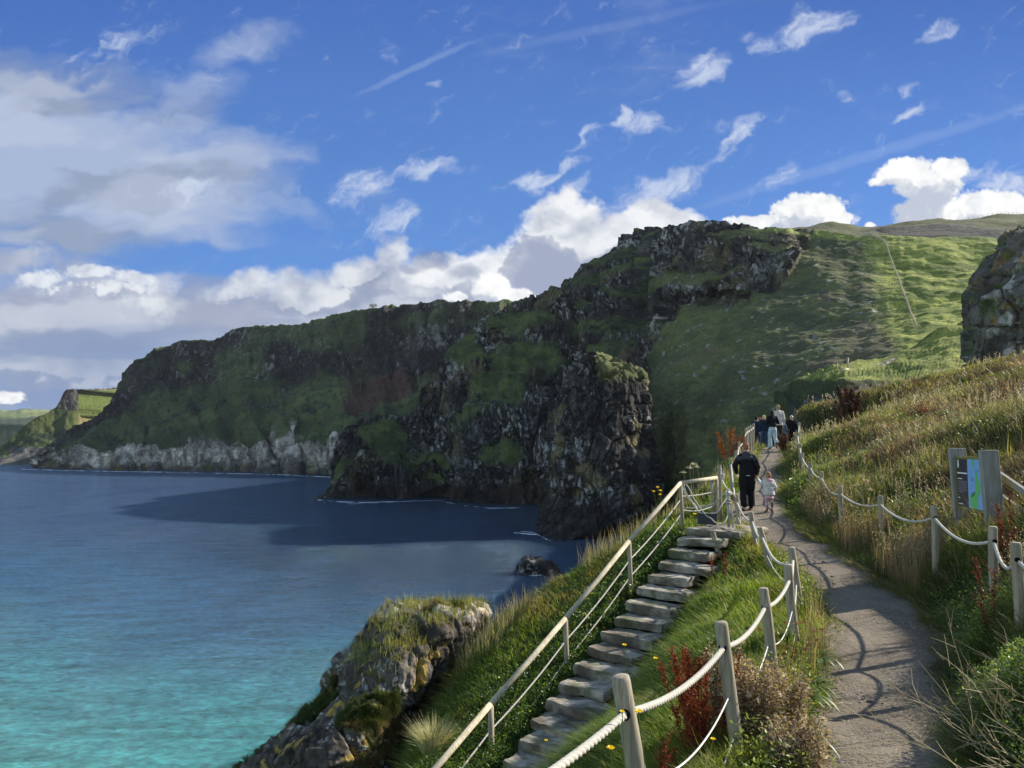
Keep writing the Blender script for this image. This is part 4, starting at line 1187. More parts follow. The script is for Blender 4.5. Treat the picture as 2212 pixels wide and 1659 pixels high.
# left rope fence -----------------------------------------------------
lf = empty('rope_fence', (1.57, 5.8, -2.4), 'white rope fence on leaning round posts along the seaward side of the path', 'rope fence')
org = np.array(lf.location)
def part(mb, name, mat, parent, smooth=True):
    V = np.vstack(mb.V) - np.array(parent.location)
    mb.V = [V]
    return mb.build(name, mat, parent, smooth)
ltop = [W(*q) for q in LPOST] + [W(1578, 989, 22), W(1590, 972, 25), W(1596, 954, 28), W(1611, 924, 30), W(1615, 922, 31.3), W(1619, 920, 32.6), W(1623, 917.5, 34), W(1628, 914, 35.5)]
lbase = []
for k, q in enumerate(LPOST):
    if LBASE[k] is None: bp = np.array([.80, 4.02, -2.62])
    else: bp = W(LBASE[k][0], LBASE[k][1], q[2])
    if k: bp[2] = min(bp[2], float(gz(bp[0], bp[1]))) - .12
    else: bp[2] = float(gz(bp[0], bp[1])) - .15
    lbase.append(bp)
for k in range(8, 16):
    q = ltop[k].copy(); q[0] += .06 * ((k % 3) - 1); q[1] -= .03; q[2] = float(gz(q[0], q[1])) - .15
    lbase.append(q)
ltop.insert(0, np.array([-.52, 2.0, -.98])); lbase.insert(0, np.array([-.45, 2.0, -2.3]))
holes = []
for k, (a, b_) in enumerate(zip(ltop, lbase)):
    mb = MB(); r = .049 if k < 4 else (.052 if k < 9 else .046)
    round_post(mb, a, b_, r, 18 if k < 5 else 10, k)
    po = part(mb, 'post', post_m, lf)
    ax = (b_ - a) / np.linalg.norm(b_ - a)
    h = [a + ax * .185, a + ax * .52, a + ax * .80]
    holes.append(h)
    if k in (1, 2, 3):
        for j, hp in enumerate(h):
            # dark disc standing in for the shade inside the drilled eye
            dirv_ = (holes[k][0] - (holes[k - 1][0] if k > 1 else np.array([-.52, 2., -1.2]))); dirv_ /= np.linalg.norm(dirv_)
            for sg in (-1, 1):
                e = MB(); c_ = hp + dirv_ * sg * (r - .006)
                e.tube([c_ - dirv_ * .006, c_ + dirv_ * .0105], [.030 if j == 0 else .013] * 2, 14, ONE)
                part(e, 'rope_hole_shade', dark_m, lf)
sag = [.05, .08, .08, .07, .10, .22, .12, .12, .22, .20, .14, .12, .06, .05, .05, .05]
for k in range(len(holes) - 1):
    mb = MB()
    n = 40
    rope(mb, catenary(holes[k][0], holes[k + 1][0], sag[k] if k < len(sag) else .05, n), .0205, k < 6, 24 if k < 3 else 14)
    part(mb, 'rope', rope_m, lf)
    for j in (1, 2):
        if k > 7: continue
        mb = MB(); mb.tube(catenary(holes[k][j], holes[k + 1][j], .10 + .05 * j, 24), .0065 if k < 4 else .008, 6, ONE)
        part(mb, 'thin_line', twine_m, lf)

# right rope fence ----------------------------------------------------
RP = [(1726, 912, 34.5), (1723, 933, 30.5), (1728, 958, 27), (1733, 978, 24.3), (1750, 998, 22), (1774, 1018, 20), (1815, 1050, 17), (1901, 1070.5, 15), (2017.5, 1093.5, 11.8), (2144.5, 1137, 9.3), (2193.5, 1171.5, 8.)]
rt = [W(*q) for q in RP] + [np.array([5.0, 6.7, -1.02]), np.array([4.75, 5.3, -1.0]), np.array([4.5, 3.6, -.95]), np.array([4.2, 1.8, -.8])]
rf = empty('rope_fence', (float(rt[8][0]), float(rt[8][1]), -1.85), 'white rope fence on upright posts on the inland side of the path', 'rope fence')
rh = []
for k, a in enumerate(rt):
    b_ = a.copy(); b_[2] = float(gz(a[0], a[1])) - .15
    b_[2] = min(b_[2], a[2] - .95)
    b_[0] += .02 * math.sin(k * 2.1)
    mb = MB(); round_post(mb, a, b_, .052 if k > 7 else .05, 16 if k > 6 else 10, k + 3)
    part(mb, 'post', post_m, rf)
    rh.append(a + (b_ - a) / np.linalg.norm(b_ - a) * .17)
    if k in (8, 9, 10):
        dv = rh[k] - rh[k - 1]; dv /= np.linalg.norm(dv)
        e = MB(); c_ = rh[k] + dv * .047
        e.tube([c_ - dv * .006, c_ + dv * .009], [.026] * 2, 12, ONE); part(e, 'rope_hole_shade', dark_m, rf)  # dark disc for the shade in the hole
rsag = [.1, .12, .1, .1, .12, .2, .16, .22, .22, .26, .2, .18, .18, .18]
for k in range(len(rh) - 1):
    mb = MB(); rope(mb, catenary(rh[k], rh[k + 1], rsag[k] * .75, 30), .019, k > 7, 12)
    part(mb, 'rope', rope_m, rf)

# stone steps ------------------------------------------------------------
stone_m = terrain_mat('worn_step_stone', 3., 12., .6, .02, .3)
def rough_box(mb, c0, ax, ay, az, amp, seed, colf, n=12):
    """stone block: half axes ax, ay, az"""
    c0, ax, ay, az = [np.asarray(q, float) for q in (c0, ax, ay, az)]
    u = np.linspace(-1, 1, n)
    A_, B_ = np.meshgrid(u, u)
    for (p, q, r_) in ((0, 1, 2), (1, 2, 0), (2, 0, 1)):
        for sg in (-1, 1):
            L = [None] * 3; L[p] = A_; L[q] = B_; L[r_] = np.full_like(A_, sg)
            K = np.stack(L, -1)
            # round the corners a little
            Kc = K * (1 - .035 * (np.abs(K[..., [1, 2, 0]]) ** 6 + np.abs(K[..., [2, 0, 1]]) ** 6))
            V = c0 + Kc[..., :1] * ax + Kc[..., 1:2] * ay + Kc[..., 2:] * az
            d = V - c0
            dn = np.stack([fbm(V, .22, 4, seed) - .5, fbm(V, .22, 4, seed + 5) - .5, fbm(V, .22, 4, seed + 9) - .5], -1) * amp * 2 + \
                np.stack([fbm(V, .05, 3, seed) - .5, fbm(V, .05, 3, seed + 5) - .5, fbm(V, .05, 3, seed + 9) - .5], -1) * amp * .8
            V = V + dn
            f = gridf(n, n)
            if sg > 0: pass
            else: f = f[:, ::-1]
            mb.add(V.reshape(-1, 3), f, None, colf(V, K).reshape(-1, 3))
def col_step(V, K):
    n1 = fbm(V, .30, 4, 241); n2_ = fbm(V, .08, 4, 243)
    c = lerp((.19, .165, .125), (.43, .395, .325), np.clip((n2_ - .5) * 2 + .6, 0, 1))
    c = lerp(c, (.075, .062, .045), sstep(.47, .60, n1 * .6 + n2_ * .4 + .06 * (K[..., 2] < .9)) * .85)
    return lerp(c, (.07, .09, .03), sstep(.60, .66, fbm(V, .2, 3, 245)) * .6)
st = empty('stone_staircase', tuple(SL[8] + np.array([0, 0, -.2])), 'worn stone steps climbing through grass from the cliff slope up to the path', 'staircase')
for k in range(16):
    L = SL[k]
    w_ = 1.02 + .12 * math.sin(k * 2.7)
    dpt = .52
    c0 = L + SDIR * w_ / 2 + SBACK * dpt / 2 + np.array([0, 0, -.084])
    if k == 0:
        dpt = 1.5; w_ = 1.3; c0 = L + SDIR * w_ / 2 + SBACK * dpt / 2 + np.array([0, 0, -.11])
    tilt = math.sin(k * 1.9) * .02
    mb = MB()
    rough_box(mb, c0, SDIR * w_ / 2 + np.array([0, 0, tilt]), SBACK * dpt / 2, np.array([0, 0, .084 + .008 * math.sin(k * 3.3)]), .028 + (.014 if k > 9 else 0), 300 + k * 3, col_step)
    part(mb, 'landing' if k == 0 else 'step', stone_m, st)

# handrail ------------------------------------------------------------------
HR = [W(1470, 1043, 17.6), W(1359, 1169, 15.4), W(1221.5, 1336, 13.4), W(1060, 1521, 11.6)]
ext = HR[3] + (HR[3] - HR[2]) * 1.0
HR.append(ext)
hr = empty('handrail', tuple(HR[1] + np.array([0, 0, -1.1])), 'pale wooden handrail with two ropes on posts beside the stone steps', 'handrail')
hb = [(1473.5, 1160), (1362, 1290), (1229, 1456), (1068, 1665), None]
hrp = []
for k, a in enumerate(HR):
    mb = MB()
    b_ = a.copy(); b_[2] = a[2] - 1.25; b_[0] += .03
    mb.tube([b_, a + np.array([0, 0, -.03])], [.045, .043], 12, ONE)
    part(mb, 'post', post_m, hr); hrp.append(b_)
mb = MB()
top_end = W(1548, 1032, 18.4)
for k in range(len(HR) - 1):
    e0 = HR[k]; e1 = HR[k + 1]; dv = (e1 - e0) / np.linalg.norm(e1 - e0)
    mb = MB(); mb.tube([e0 + (dv * .012), (e0 + e1) / 2 + np.array([0, 0, -.012]), e1 - dv * .004], [.042, .044, .044], 16, ONE)
    part(mb, 'rail', rail_m, hr)
mb = MB(); mb.tube([HR[0] + np.array([0, 0, .0]), top_end], [.044, .042], 16, ONE); part(mb, 'rail', rail_m, hr)
mb = MB(); mb.ball(HR[0], .0445, ONE, 14, 9); part(mb, 'rail_joint', rail_m, hr)
for dx in (0, .12):
    mb = MB(); q = top_end + np.array([dx - .12, 0, -.04]); mb.tube([q + np.array([.02 - dx * .4, 0, -1.05]), q], [.04, .04], 10, ONE); part(mb, 'post', post_m, hr)
for j, dz in enumerate((.37, .70)):
    for k in range(len(HR) - 1):
        a = HR[k] - np.array([0, 0, dz]); b_ = HR[k + 1] - np.array([0, 0, dz])
        mb = MB(); rope(mb, catenary(a, b_, .05, 24), .0135, k > 0, 8, pitch=.075)
        part(mb, 'rope', oldrope_m if j else rope_m, hr)
    a = HR[0] - np.array([0, 0, .30 + .30 * j]); b_ = top_end - np.array([.05, 0, .32 + .32 * j])
    mb = MB(); rope(mb, catenary(a, b_, .03 + .05 * j, 20), .0135, False, 8)
    part(mb, 'rope', rope_m, hr)

# rope barrier with a blank board across the head of the steps ---------------------
bd = 17.0
gate = empty('rope_barrier', tuple(W(1530, 1135, bd)), 'slack ropes and a small black board closing off the top of the stone steps', 'rope barrier')
def Bp(zx, zy, d=bd): return W(1399 + zx * .1488, 987.5 + zy * .1488, d)
mb = MB()
q = [Bp(740, 803), Bp(1010, 822), Bp(1000, 987), Bp(725, 972)]
th = np.array([.0, .02, .0])
V = np.array(q + [p + th for p in q])
mb.add(V, [[0, 1, 2, 3], [7, 6, 5, 4], [0, 4, 5, 1], [1, 5, 6, 2], [2, 6, 7, 3], [3, 7, 4, 0]], None, ONE)
part(mb, 'board', simple_mat('black_board', (.035, .038, .048), .5, .4, .1), gate, False)
strands = [[(530, 390, 17.4), (545, 500, 17.3), (620, 620, 17.2), (700, 740, 17.05), (745, 803, 16.99), (860, 812, 16.98), (1000, 808, 16.98), (1060, 720, 17), (1150, 590, 17.2)],
           [(560, 400, 17.4), (600, 450, 17.3), (660, 580, 17.2), (740, 700, 17.05), (850, 845, 16.95), (920, 890, 16.95), (985, 950, 16.95), (1060, 965, 17), (1120, 940, 17.05), (1160, 850, 17.2)],
           [(500, 420, 17.5), (560, 560, 17.4), (650, 660, 17.3), (690, 690, 17.3), (720, 770, 17.1)],
           [(510, 742, 17.5), (700, 738, 17.5), (880, 712, 17.5), (1010, 650, 17.4), (1080, 570, 17.3), (1120, 500, 17.3)],
           [(690, 725, 17.5), (850, 705, 17.5), (960, 672, 17.4), (1040, 600, 17.3), (1100, 540, 17.3)]]
def smooth_path(p, n):
    p = np.array(p, float); m_ = len(p); s_ = np.linspace(0, m_ - 1, n)
    out = []
    for v in s_:
        i = min(int(v), m_ - 2); f = v - i
        p0, p1, p2, p3 = p[max(i - 1, 0)], p[i], p[i + 1], p[min(i + 2, m_ - 1)]
        out.append(.5 * ((2 * p1) + (-p0 + p2) * f + (2 * p0 - 5 * p1 + 4 * p2 - p3) * f * f + (-p0 + 3 * p1 - 3 * p2 + p3) * f ** 3))
    return np.array(out)
for s_ in strands:
    mb = MB(); rope(mb, smooth_path([Bp(*q) for q in s_], 50), .0145, True, 8, pitch=.08); part(mb, 'rope', oldrope_m, gate)
mb = MB(); a = Bp(1168, 560, 17.3); b_ = a.copy(); b_[2] = float(gz(a[0], a[1])) - .1
mb.tube([b_, a + np.array([0, 0, .10])], [.032, .032], 12, ONE); part(mb, 'metal_post', simple_mat('galvanised_steel', (.28, .29, .30), .45, .5, .2, metallic=.6), gate)
mb = MB()
for k in range(6):
    c_ = a + np.array([.01 * math.sin(k * 2), 0, .08 - .045 * k]); th_ = np.linspace(0, 2 * math.pi, 20)
    rr_ = .05 + .012 * math.sin(k * 1.7)
    mb.tube(np.stack([c_[0] + rr_ * np.cos(th_), c_[1] + rr_ * np.sin(th_), c_[2] + .02 * np.sin(th_ + k)], 1), .017, 7, ONE)
part(mb, 'rope_coil', oldrope_m, gate)
for dx in (.03, .07):
    mb = MB(); mb.tube(smooth_path([a + np.array([.03, -.02, -.1]), a + np.array([.06 + dx * .4, -.05, -.5]), a + np.array([dx * 1.6, -.05, -.95])], 14), .011, 6, ONE)
    part(mb, 'rope_tail', oldrope_m, gate)
# free standing posts round the landing
gp = empty('gate_post', tuple(W(1556, 1110, 18.9)), 'tall round post with knotted rope where the handrail meets the path fence', 'post')
mb = MB(); round_post(mb, W(1554, 1004.5, 18.9), W(1557, 1125, 18.9), .045, 12, 2); part(mb, 'post_shaft', post_m, gp)
mb = MB(); rope(mb, smooth_path([W(1557, 1009, 18.8), W(1558, 1025, 18.75), W(1561, 1040, 18.6), W(1567, 1052, 18.2), W(1574, 1058, 17.9), W(1582, 1066, 17.9), W(1589, 1074, 17.95)], 40), .02, False)
part(mb, 'rope', rope_m, gp)
mb = MB()
for k in range(3):
    c_ = W(1560, 1024 + k * 5, 18.7); th_ = np.linspace(0, 2 * math.pi, 16)
    mb.tube(np.stack([c_[0] + .04 * np.cos(th_), c_[1] + .04 * np.sin(th_), c_[2] + .02 * np.sin(th_ + k)], 1), .016, 6, ONE)
part(mb, 'knot', oldrope_m, gp)
sp_ = empty('stump_post', tuple(W(1547, 1185, 16.3)), 'short leaning post at the corner of the top stone step', 'post')
mb = MB(); round_post(mb, W(1540, 1150, 16.3), W(1556, 1203, 16.2), .055, 12, 4); part(mb, 'post_shaft', post_m, sp_)

# information sign ----------------------------------------------------------------
sg_ = empty('information_sign', (7.66, 12.85, -1.9), 'information sign: map panel held between two broad grey timber uprights', 'sign')
def plank(pxl, pxr, pyt, d, thick, depthv):
    a = W(pxl, pyt, d); b_ = W(pxr, pyt, d)
    w_ = b_ - a; zb = float(gz(a[0], a[1])) - .25; h = (a[2] - zb)
    dv = np.asarray(depthv, float)
    c0 = (a + b_) / 2 + dv / 2; c0[2] = (a[2] + zb) / 2
    lean = np.array([-.045, 0, 1.]) * h / 2
    mb = MB(); mb.box(c0 + np.array([.03, 0, 0]), w_ / 2, dv / 2, lean, ONE, .008)
    return part(mb, 'upright', plank_m, sg_, False)
pv = np.array([-.19, -1.1, 0.]); pv /= np.linalg.norm(pv)            # panel runs towards the viewer
pn = np.array([pv[1], -pv[0], 0.])                                        # faces left
Lp = W(2066, 985, 13.5); 
plank(2053, 2088, 968, 13.5, 0, pv * -.11)
plank(2119, 2159, 972, 12.25, 0, pv * -.11)
PW, PH = 1.22, .90
def pbox(u0, u1, v0, v1, t0, t1, name, mat, parent=sg_):
    """u along the panel, v down from its top, t out of its face"""
    mb = MB(); O = Lp + pv * .0
    c0 = O + pv * (u0 + u1) / 2 + np.array([0, 0, -(v0 + v1) / 2]) + pn * (t0 + t1) / 2
    mb.box(c0, pv * (u1 - u0) / 2, pn * (t1 - t0) / 2, np.array([0, 0, (v1 - v0) / 2]), ONE)
    return mb, name, mat
ol = simple_mat('olive_frame', (.19, .17, .045), .55, .3, .1)
dk = simple_mat('dark_panel_print', (.035, .030, .036), .4, .4, .05)
bl = simple_mat('pale_blue_print', (.20, .40, .72), .4, .4, .04)
gn = simple_mat('green_print', (.12, .48, .14), .4, .4, .06)
wh = simple_mat('white_print', (.75, .75, .72), .5, .3, .05)
gy_ = simple_mat('grey_print', (.27, .22, .27), .5, .3, .05)
mb, _, _ = pbox(0, PW, 0, PH, -.02, .02, '', None); part(mb, 'panel_frame', ol, sg_, False)
mb, _, _ = pbox(.05, .50, .045, PH - .05, .0205, .023, '', None); part(mb, 'text_panel', dk, sg_, False)
mb, _, _ = pbox(.502, PW - .05, .045, PH - .05, .0205, .023, '', None); part(mb, 'map', bl, sg_, False)
def pflat(poly, name, mat, tt=.0245):
    O = Lp; n = len(poly)
    V = [O + pv * u + np.array([0, 0, -v]) + pn * tt for u, v in poly]
    c = np.mean(V, 0); V = np.array(V + [c])
    mb = MB(); mb.add(V, None, [[i, (i + 1) % n, n] for i in range(n)], ONE)
    return mb
mb = pflat([(.80, .20), (.86, .24), (.90, .34), (.98, .42), (1.0, .52), (.97, .58), (.90, .62), (.88, .70), (.86, .85), (.62, .85), (.56, .72), (.56, .66), (.66, .68), (.74, .64), (.80, .56), (.82, .44), (.80, .32)], 'x', gn); part(mb, 'map_land', gn, sg_, False)
mb = pflat([(.68, .05), (.78, .05), (.77, .14), (.74, .20), (.70, .15)], 'x', gn); part(mb, 'map_land', gn, sg_, False)
for (u0, u1, v, hgt) in ((.07, .48, .275, .022), (.08, .27, .375, .013), (.08, .16, .70, .016), (.08, .26, .80, .016)):
    m_, _, _ = pbox(u0, u1, v, v + hgt, .0235, .0245, '', None); part(m_, 'heading_lettering', wh, sg_, False)
lines = MB()
for k in range(8):
    m_, _, _ = pbox(.08, .47 - .04 * (k % 3 == 2) - .12 * (k == 7), .42 + .026 * k, .428 + .026 * k, .0235, .0245, '', None)
    lines.V += m_.V; lines.F4 += [f + lines.n for f in m_.F4]; lines.C += m_.C; lines.n += m_.n
part(lines, 'text_lettering', gy_, sg_, False)
for (u, v, w_) in ((.64, .36, .10), (.66, .39, .06), (.60, .60, .09), (.86, .22, .1)):
    m_, _, _ = pbox(u, u + w_, v, v + .010, .0252, .026, '', None); part(m_, 'map_lettering', dk, sg_, False)
em_ = MB()
for (u, v, ru, rv) in ((.105, .10, .014, .035), (.135, .09, .014, .04), (.12, .165, .026, .04), (.095, .14, .014, .022), (.15, .14, .014, .022)):
    th_ = np.linspace(0, 2 * math.pi, 12, endpoint=False)
    m_ = pflat([(u + ru * math.cos(a), v + rv * math.sin(a)) for a in th_], 'x', wh); em_.V += m_.V; em_.F3 += [f + em_.n for f in m_.F3]; em_.C += m_.C; em_.n += m_.n
part(em_, 'leaf_emblem', wh, sg_, False)
# braced timber rails behind the sign
bf = empty('timber_rail', (9.0, 12.6, -1.2), 'sloping square timber rails running down to the right behind the sign', 'rail')
for (a, b_) in ((W(2160, 1026, 13.0), W(2290, 1116, 10.5)), (W(2164, 1075, 13.1), W(2290, 1165, 10.6))):
    dv = b_ - a; L_ = np.linalg.norm(dv); dv /= L_; s_ = np.cross(dv, [0, 0, 1.]); s_ /= np.linalg.norm(s_); u_2 = np.cross(s_, dv)
    mb = MB(); mb.box((a + b_) / 2, dv * L_ / 2, s_ * .03, u_2 * .055, ONE, .006); part(mb, 'rail', plank_m, bf, False)
for q in (W(2290, 1095, 10.5), W(2226, 1060, 11.7)):
    mb = MB(); b_ = q.copy(); b_[2] = float(gz(q[0], q[1])) - .2; mb.box((q + b_) / 2, (.045, 0, 0), (0, .045, 0), (0, 0, (q[2] - b_[2]) / 2), ONE, .006); part(mb, 'post', plank_m, bf, False)

# wooden steps past the crest of the path -------------------------------------
ws = empty('timber_steps', (15.0, 41.5, -.4), 'low timber-edged steps rising beyond the walkers at the crest of the path', 'steps')
for k in range(5):
    mb = MB(); c0 = W(1712 + k * 1.5, 958 - k * 8.5, 39.6 + k * .75)
    mb.box(c0, (.42, -.12, 0), (.02, .28, 0), (0, 0, .10), ONE, .01); part(mb, 'riser', plank_m, ws, False)

# hill fences, posts and the lone tree ------------------------------------------
def snap(px, py, name='near_headland'):
    if name not in SNAP:
        me = bpy.data.objects[name].data; v = np.empty(len(me.vertices) * 3, np.float32); me.vertices.foreach_get('co', v); v = v.reshape(-1, 3)
        yy_ = v[:, 1] * CP + v[:, 2] * SP
        SNAP[name] = (v, 1106 + v[:, 0] / yy_ * F, 829.5 - (v[:, 2] * CP - v[:, 1] * SP) / yy_ * F)
    v, a, b_ = SNAP[name]
    if py is None:
        k = np.nonzero(np.abs(a - px) < 2.)[0]; return v[k[np.argmin(b_[k])]].astype(float)
    return v[np.argmin((a - px) ** 2 + (b_ - py) ** 2 + v[:, 1] * .02)].astype(float)
SNAP = {}
def hill_fence(pts, label, h=1.5, npst=26, rails=2, r=.12, surf='near_headland'):
    P_ = np.array([W(*q) for q in pts])
    s_ = np.linspace(0, len(P_) - 1, npst)
    Q = np.stack([np.interp(s_, np.arange(len(P_)), P_[:, i]) for i in range(3)], 1)
    e = empty('post_and_wire_fence', tuple(Q[0]), label, 'fence')
    if surf:
        pp = np.array(pts, float); Q = np.array([snap(np.interp(k_, np.arange(len(pp)), pp[:, 0]), np.interp(k_, np.arange(len(pp)), pp[:, 1]) if pts[0][1] > 0 else None, surf) for k_ in s_])
        for _ in range(2): Q[1:-1] = (Q[:-2] + Q[1:-1] * 2 + Q[2:]) / 4
    for q in Q:
        mb = MB(); mb.tube([q - np.array([0, 0, 1.2]), q + np.array([0, 0, h])], r, 5, ONE); part(mb, 'post', rail_m, e)
    for k in range(rails):
        mb = MB(); mb.tube(Q + np.array([0, 0, h * (.9 - .4 * k)]), r * .32, 4, ONE); part(mb, 'wire', rail_m, e)
    return e
hill_fence([(1866, 500, 345), (1890, 512, 338), (1912, 524, 328), (1925, 565, 300), (1945, 615, 268), (1962, 662, 235), (1978, 706, 208)], 'pale fence running straight down the grass slope from the skyline', 1.4, 44, 2, .27)
hill_fence([(1790, -1, 1), (1830, -1, 1), (1880, -1, 1)], 'thin fence along the top edge of the nearer headland', 1.2, 22, 1, .10)
hill_fence([(2080, -1, 1), (2150, -1, 1), (2205, -1, 1)], 'tiny fence on the skyline of the far right hill', 2.2, 14, 1, .2, 'skyline_hill')
e = empty('trail_post', tuple(W(1830, 800, 100)), 'pale post and low rail beside the distant bend of the path', 'post')
mb = MB(); q = W(1832, 799, 100); mb.tube([q, q + np.array([0, 0, 1.6])], .12, 6, ONE); part(mb, 'post', rail_m, e)
q2 = W(1809, 800, 98)
mb = MB(); mb.tube([q2 + np.array([0, 0, -.2]), q2 + np.array([0, 0, .9])], .07, 6, ONE); part(mb, 'post', rail_m, e)
mb = MB(); mb.tube([W(1817, 801, 98), W(1832, 797, 99)], .13, 6, ONE); part(mb, 'rail', rail_m, e)
# lone tree on the far cliff
tr_p = W(806, 668, 880)
e = empty('hawthorn_tree', tuple(tr_p), 'small lone tree on the skyline above the far cliff', 'tree')
mb = MB(); mb.tube([tr_p - np.array([0, 0, 4]), tr_p + np.array([-.4, 0, 2.2])], [.45, .3], 8, (.05, .04, .03)); 
for a in range(6):
    mb.tube([tr_p + np.array([-.4, 0, 1.6]), tr_p + np.array([2.6 * math.cos(a * 1.05), 2 * math.sin(a * 1.05), 3.6])], [.25, .1], 5, (.05, .04, .03))
part(mb, 'trunk', simple_mat('bark', (.06, .05, .04)), e)
mb = MB(); n = 900
q = rng.normal(0, 1, (n, 3)); q /= np.linalg.norm(q, axis=1)[:, None]; q *= rng.uniform(.3, 1, (n, 1)) ** .4 * np.array([4.6, 3.5, 2.4]); q = q[fbm(q, 1.8, 2, 5) > .42]
mb.leaves(q + tr_p + np.array([0, 0, 4.2]), rng.uniform(.5, .95, len(q)), lerp((.05, .06, .03), (.10, .11, .05), rng.uniform(0, 1, len(q))))
part(mb, 'crown', leaf_mat('hawthorn_leaf', .3), e)
# ------------------------------------------------------------------ vegetation
grass_m = leaf_mat('grass_blades', .42, .5, .25)
dry_m = leaf_mat('dry_stalks', .25, .7, .15)
herb_m = leaf_mat('herb_leaves', .42, .45, .35)
lb = np.array(lbase); lbo = lb[np.argsort(lb[:, 1])]
def XF(y): return np.interp(y, lbo[:, 1], lbo[:, 0])
rr_ = np.array(rt); rro = rr_[np.argsort(rr_[:, 1])]
def XR(y): return np.interp(y, rro[:, 1], rro[:, 0])

def scatter(n, pxa, pxb, da, db, pw=0.):
    """random places on the ground, thinning out with distance"""
    u = rng.random(n)
    d = da * (db / da) ** u if pw == 0 else da + (db - da) * u ** pw
    px = rng.uniform(pxa, pxb, n)
    x = (px - 1106) / F * d
    return x, d
def ground_pts(x, y, dz=-.02):
    return np.stack([x, y, gz(x, y) + dz], 1)
def zsea(x, y): return sdist(x, y, land)
def nse(x, y, s, seed, o=3): return fbm(np.stack([x, y, x * 0], -1), s, o, seed)
def inframe(P, m=60):
    yy_ = P[:, 1] * CP + P[:, 2] * SP
    py = 829.5 - (P[:, 2] * CP - P[:, 1] * SP) / yy_ * F
    px = 1106 + P[:, 0] / yy_ * F
    return (py < 1659 + 330) & (px > -150) & (px < 2500), px, py

# --- A: long combed grass on the seaward slope -------------------------------
x, y = scatter(520000, 300, 1760, 2.6, 40)
ok = (x < path_l(y) - .04)
x, y = x[ok], y[ok]
s_ = zsea(x, y); ok = s_ < .55; x, y, s_ = x[ok], y[ok], s_[ok]
a, b_ = stair_ab(x, y)
onst = (b_ > -.06 + .10 * (nse(x, y, .3, 5) - .5) * 4) & (b_ < .96 + (nse(x, y, .5, 7) - .5) * 1.0) & (a > -.9) & (a < _L + .6)
onst |= (a > -1.6) & (a < .2) & (b_ > -.05) & (b_ < 1.35)
herb = ((b_ > -1.0) & (b_ <= 0) & (a > -.5))
keep = ~onst & ~(herb & (rng.random(len(x)) < .5))
x, y, s_ = x[keep], y[keep], s_[keep]
P = ground_pts(x, y); f, px_, py__ = inframe(P); P, x, y, s_ = P[f], x[f], y[f], s_[f]; px_, py__ = px_[f], py__[f]
d = np.hypot(x, y)
n1 = nse(x, y, 1.3, 301, 4); n2_ = nse(x, y, .35, 303); n3 = nse(x, y, 4., 305)
gxs, gys = gslope(x, y)
gl_ = np.hypot(gxs, gys) + 1e-6
fl = np.stack([-gxs / gl_ * np.clip(gl_, 0, 1.1) - .25, -gys / gl_ * np.clip(gl_, 0, 1.1) - .12, -np.clip(gl_, 0, 1.) * .25], 1)
H = (.07 + .12 * n1) * (.7 + .6 * n2_) * np.where(rng.random(len(x)) < .03, 1.9, 1) * rng.uniform(.6, 1.25, len(x))
near_f = np.clip((x - XF(y) + .5) / .5, 0, 1) * (y < 16)
H = H * (1 + .25 * near_f)
L = fl * (H * (.55 + .8 * n3))[:, None] + rng.normal(0, .05, (len(x), 3)) * np.array([1, 1, .3])
C = lerp((.055, .105, .020), (.145, .205, .036), np.clip((n1 - .5) * 2.6 + .5 + rng.normal(0, .38, len(x)), 0, 1))
C = lerp(C, (.17, .14, .055), np.clip(sstep(.54, .66, n3 * .5 + n2_ * .5) * .7 + sstep(-.9, .2, s_) * .5 * sstep(.4, .6, n1), 0, .85))
C = lerp(C, (.30, .27, .13), (rng.random(len(x)) < .05) * .8)
Wd = np.maximum(.0042, d * .0010) * rng.uniform(.6, 1.5, len(x))
mb = MB(); mb.blades(P, H, Wd, L, C, tipc=np.clip(C * np.array([1.35, 1.25, 1.1]), 0, 1))  # tips coloured brighter and yellower, as if catching the sun
tag(mb.build('slope_grass', grass_m, smooth=False), kind='stuff')
# seed stalks fringe along the cliff edge
x, y = scatter(26000, 850, 1640, 14, 40)
s_ = zsea(x, y); ok = (s_ > -.9) & (s_ < .25) & (nse(x, y, 1.2, 311) > .5); x, y = x[ok], y[ok]
P = ground_pts(x, y); H = rng.uniform(.2, .55, len(x)) * (.5 + nse(x, y, .9, 312))
C = lerp((.30, .24, .12), (.42, .36, .20), rng.random(len(x)))
mb = MB(); mb.blades(P, H, np.maximum(.004, y * .0006), rng.normal(0, .07, (len(x), 3)), C)
tag(mb.build('cliff_edge_grass', dry_m, smooth=False), kind='stuff')

# --- B/C/D: rough growth along and above the path ----------------------------
x, y = scatter(560000, 1500, 2420, 2.6, 46)
side_l = (x > XF(y) - .25) & (x < path_l(y) + .12 + (nse(x, y, .8, 321) - .5) * .6) & (y < 40)
side_r = (x > path_r(y) - .14 - (nse(x, y, .8, 323) - .5) * .7)
ok = side_l | side_r
x, y, sl_ = x[ok], y[ok], side_l[ok]
P = ground_pts(x, y); f, _, _ = inframe(P); P, x, y, sl_ = P[f], x[f], y[f], sl_[f]
d = np.hypot(x, y)
far_ = x - path_r(y)                       # metres inland of the path
up = sstep(.0, 1.6, x - XR(y))
n1 = nse(x, y, 1.6, 331, 4); n2_ = nse(x, y, .4, 333); n3 = nse(x, y, 4.5, 335, 4); n4 = nse(x, y, 2.6, 337, 3)
r_ = rng.random(len(x))
edge_ = np.where(sl_, path_l(y) - x, far_)
H = (.16 + .34 * sstep(.1, 1.0, edge_)) * (.35 + 1.1 * n1) * rng.uniform(.5, 1.2, len(x))
H = H * (1 - .42 * up * (.4 + .6 * sstep(.35, .6, n4))) * np.where(r_ < .015, 1.9, 1) * np.where(sl_, .75, 1) * (.62 + .38 * sstep(9, 14, y))
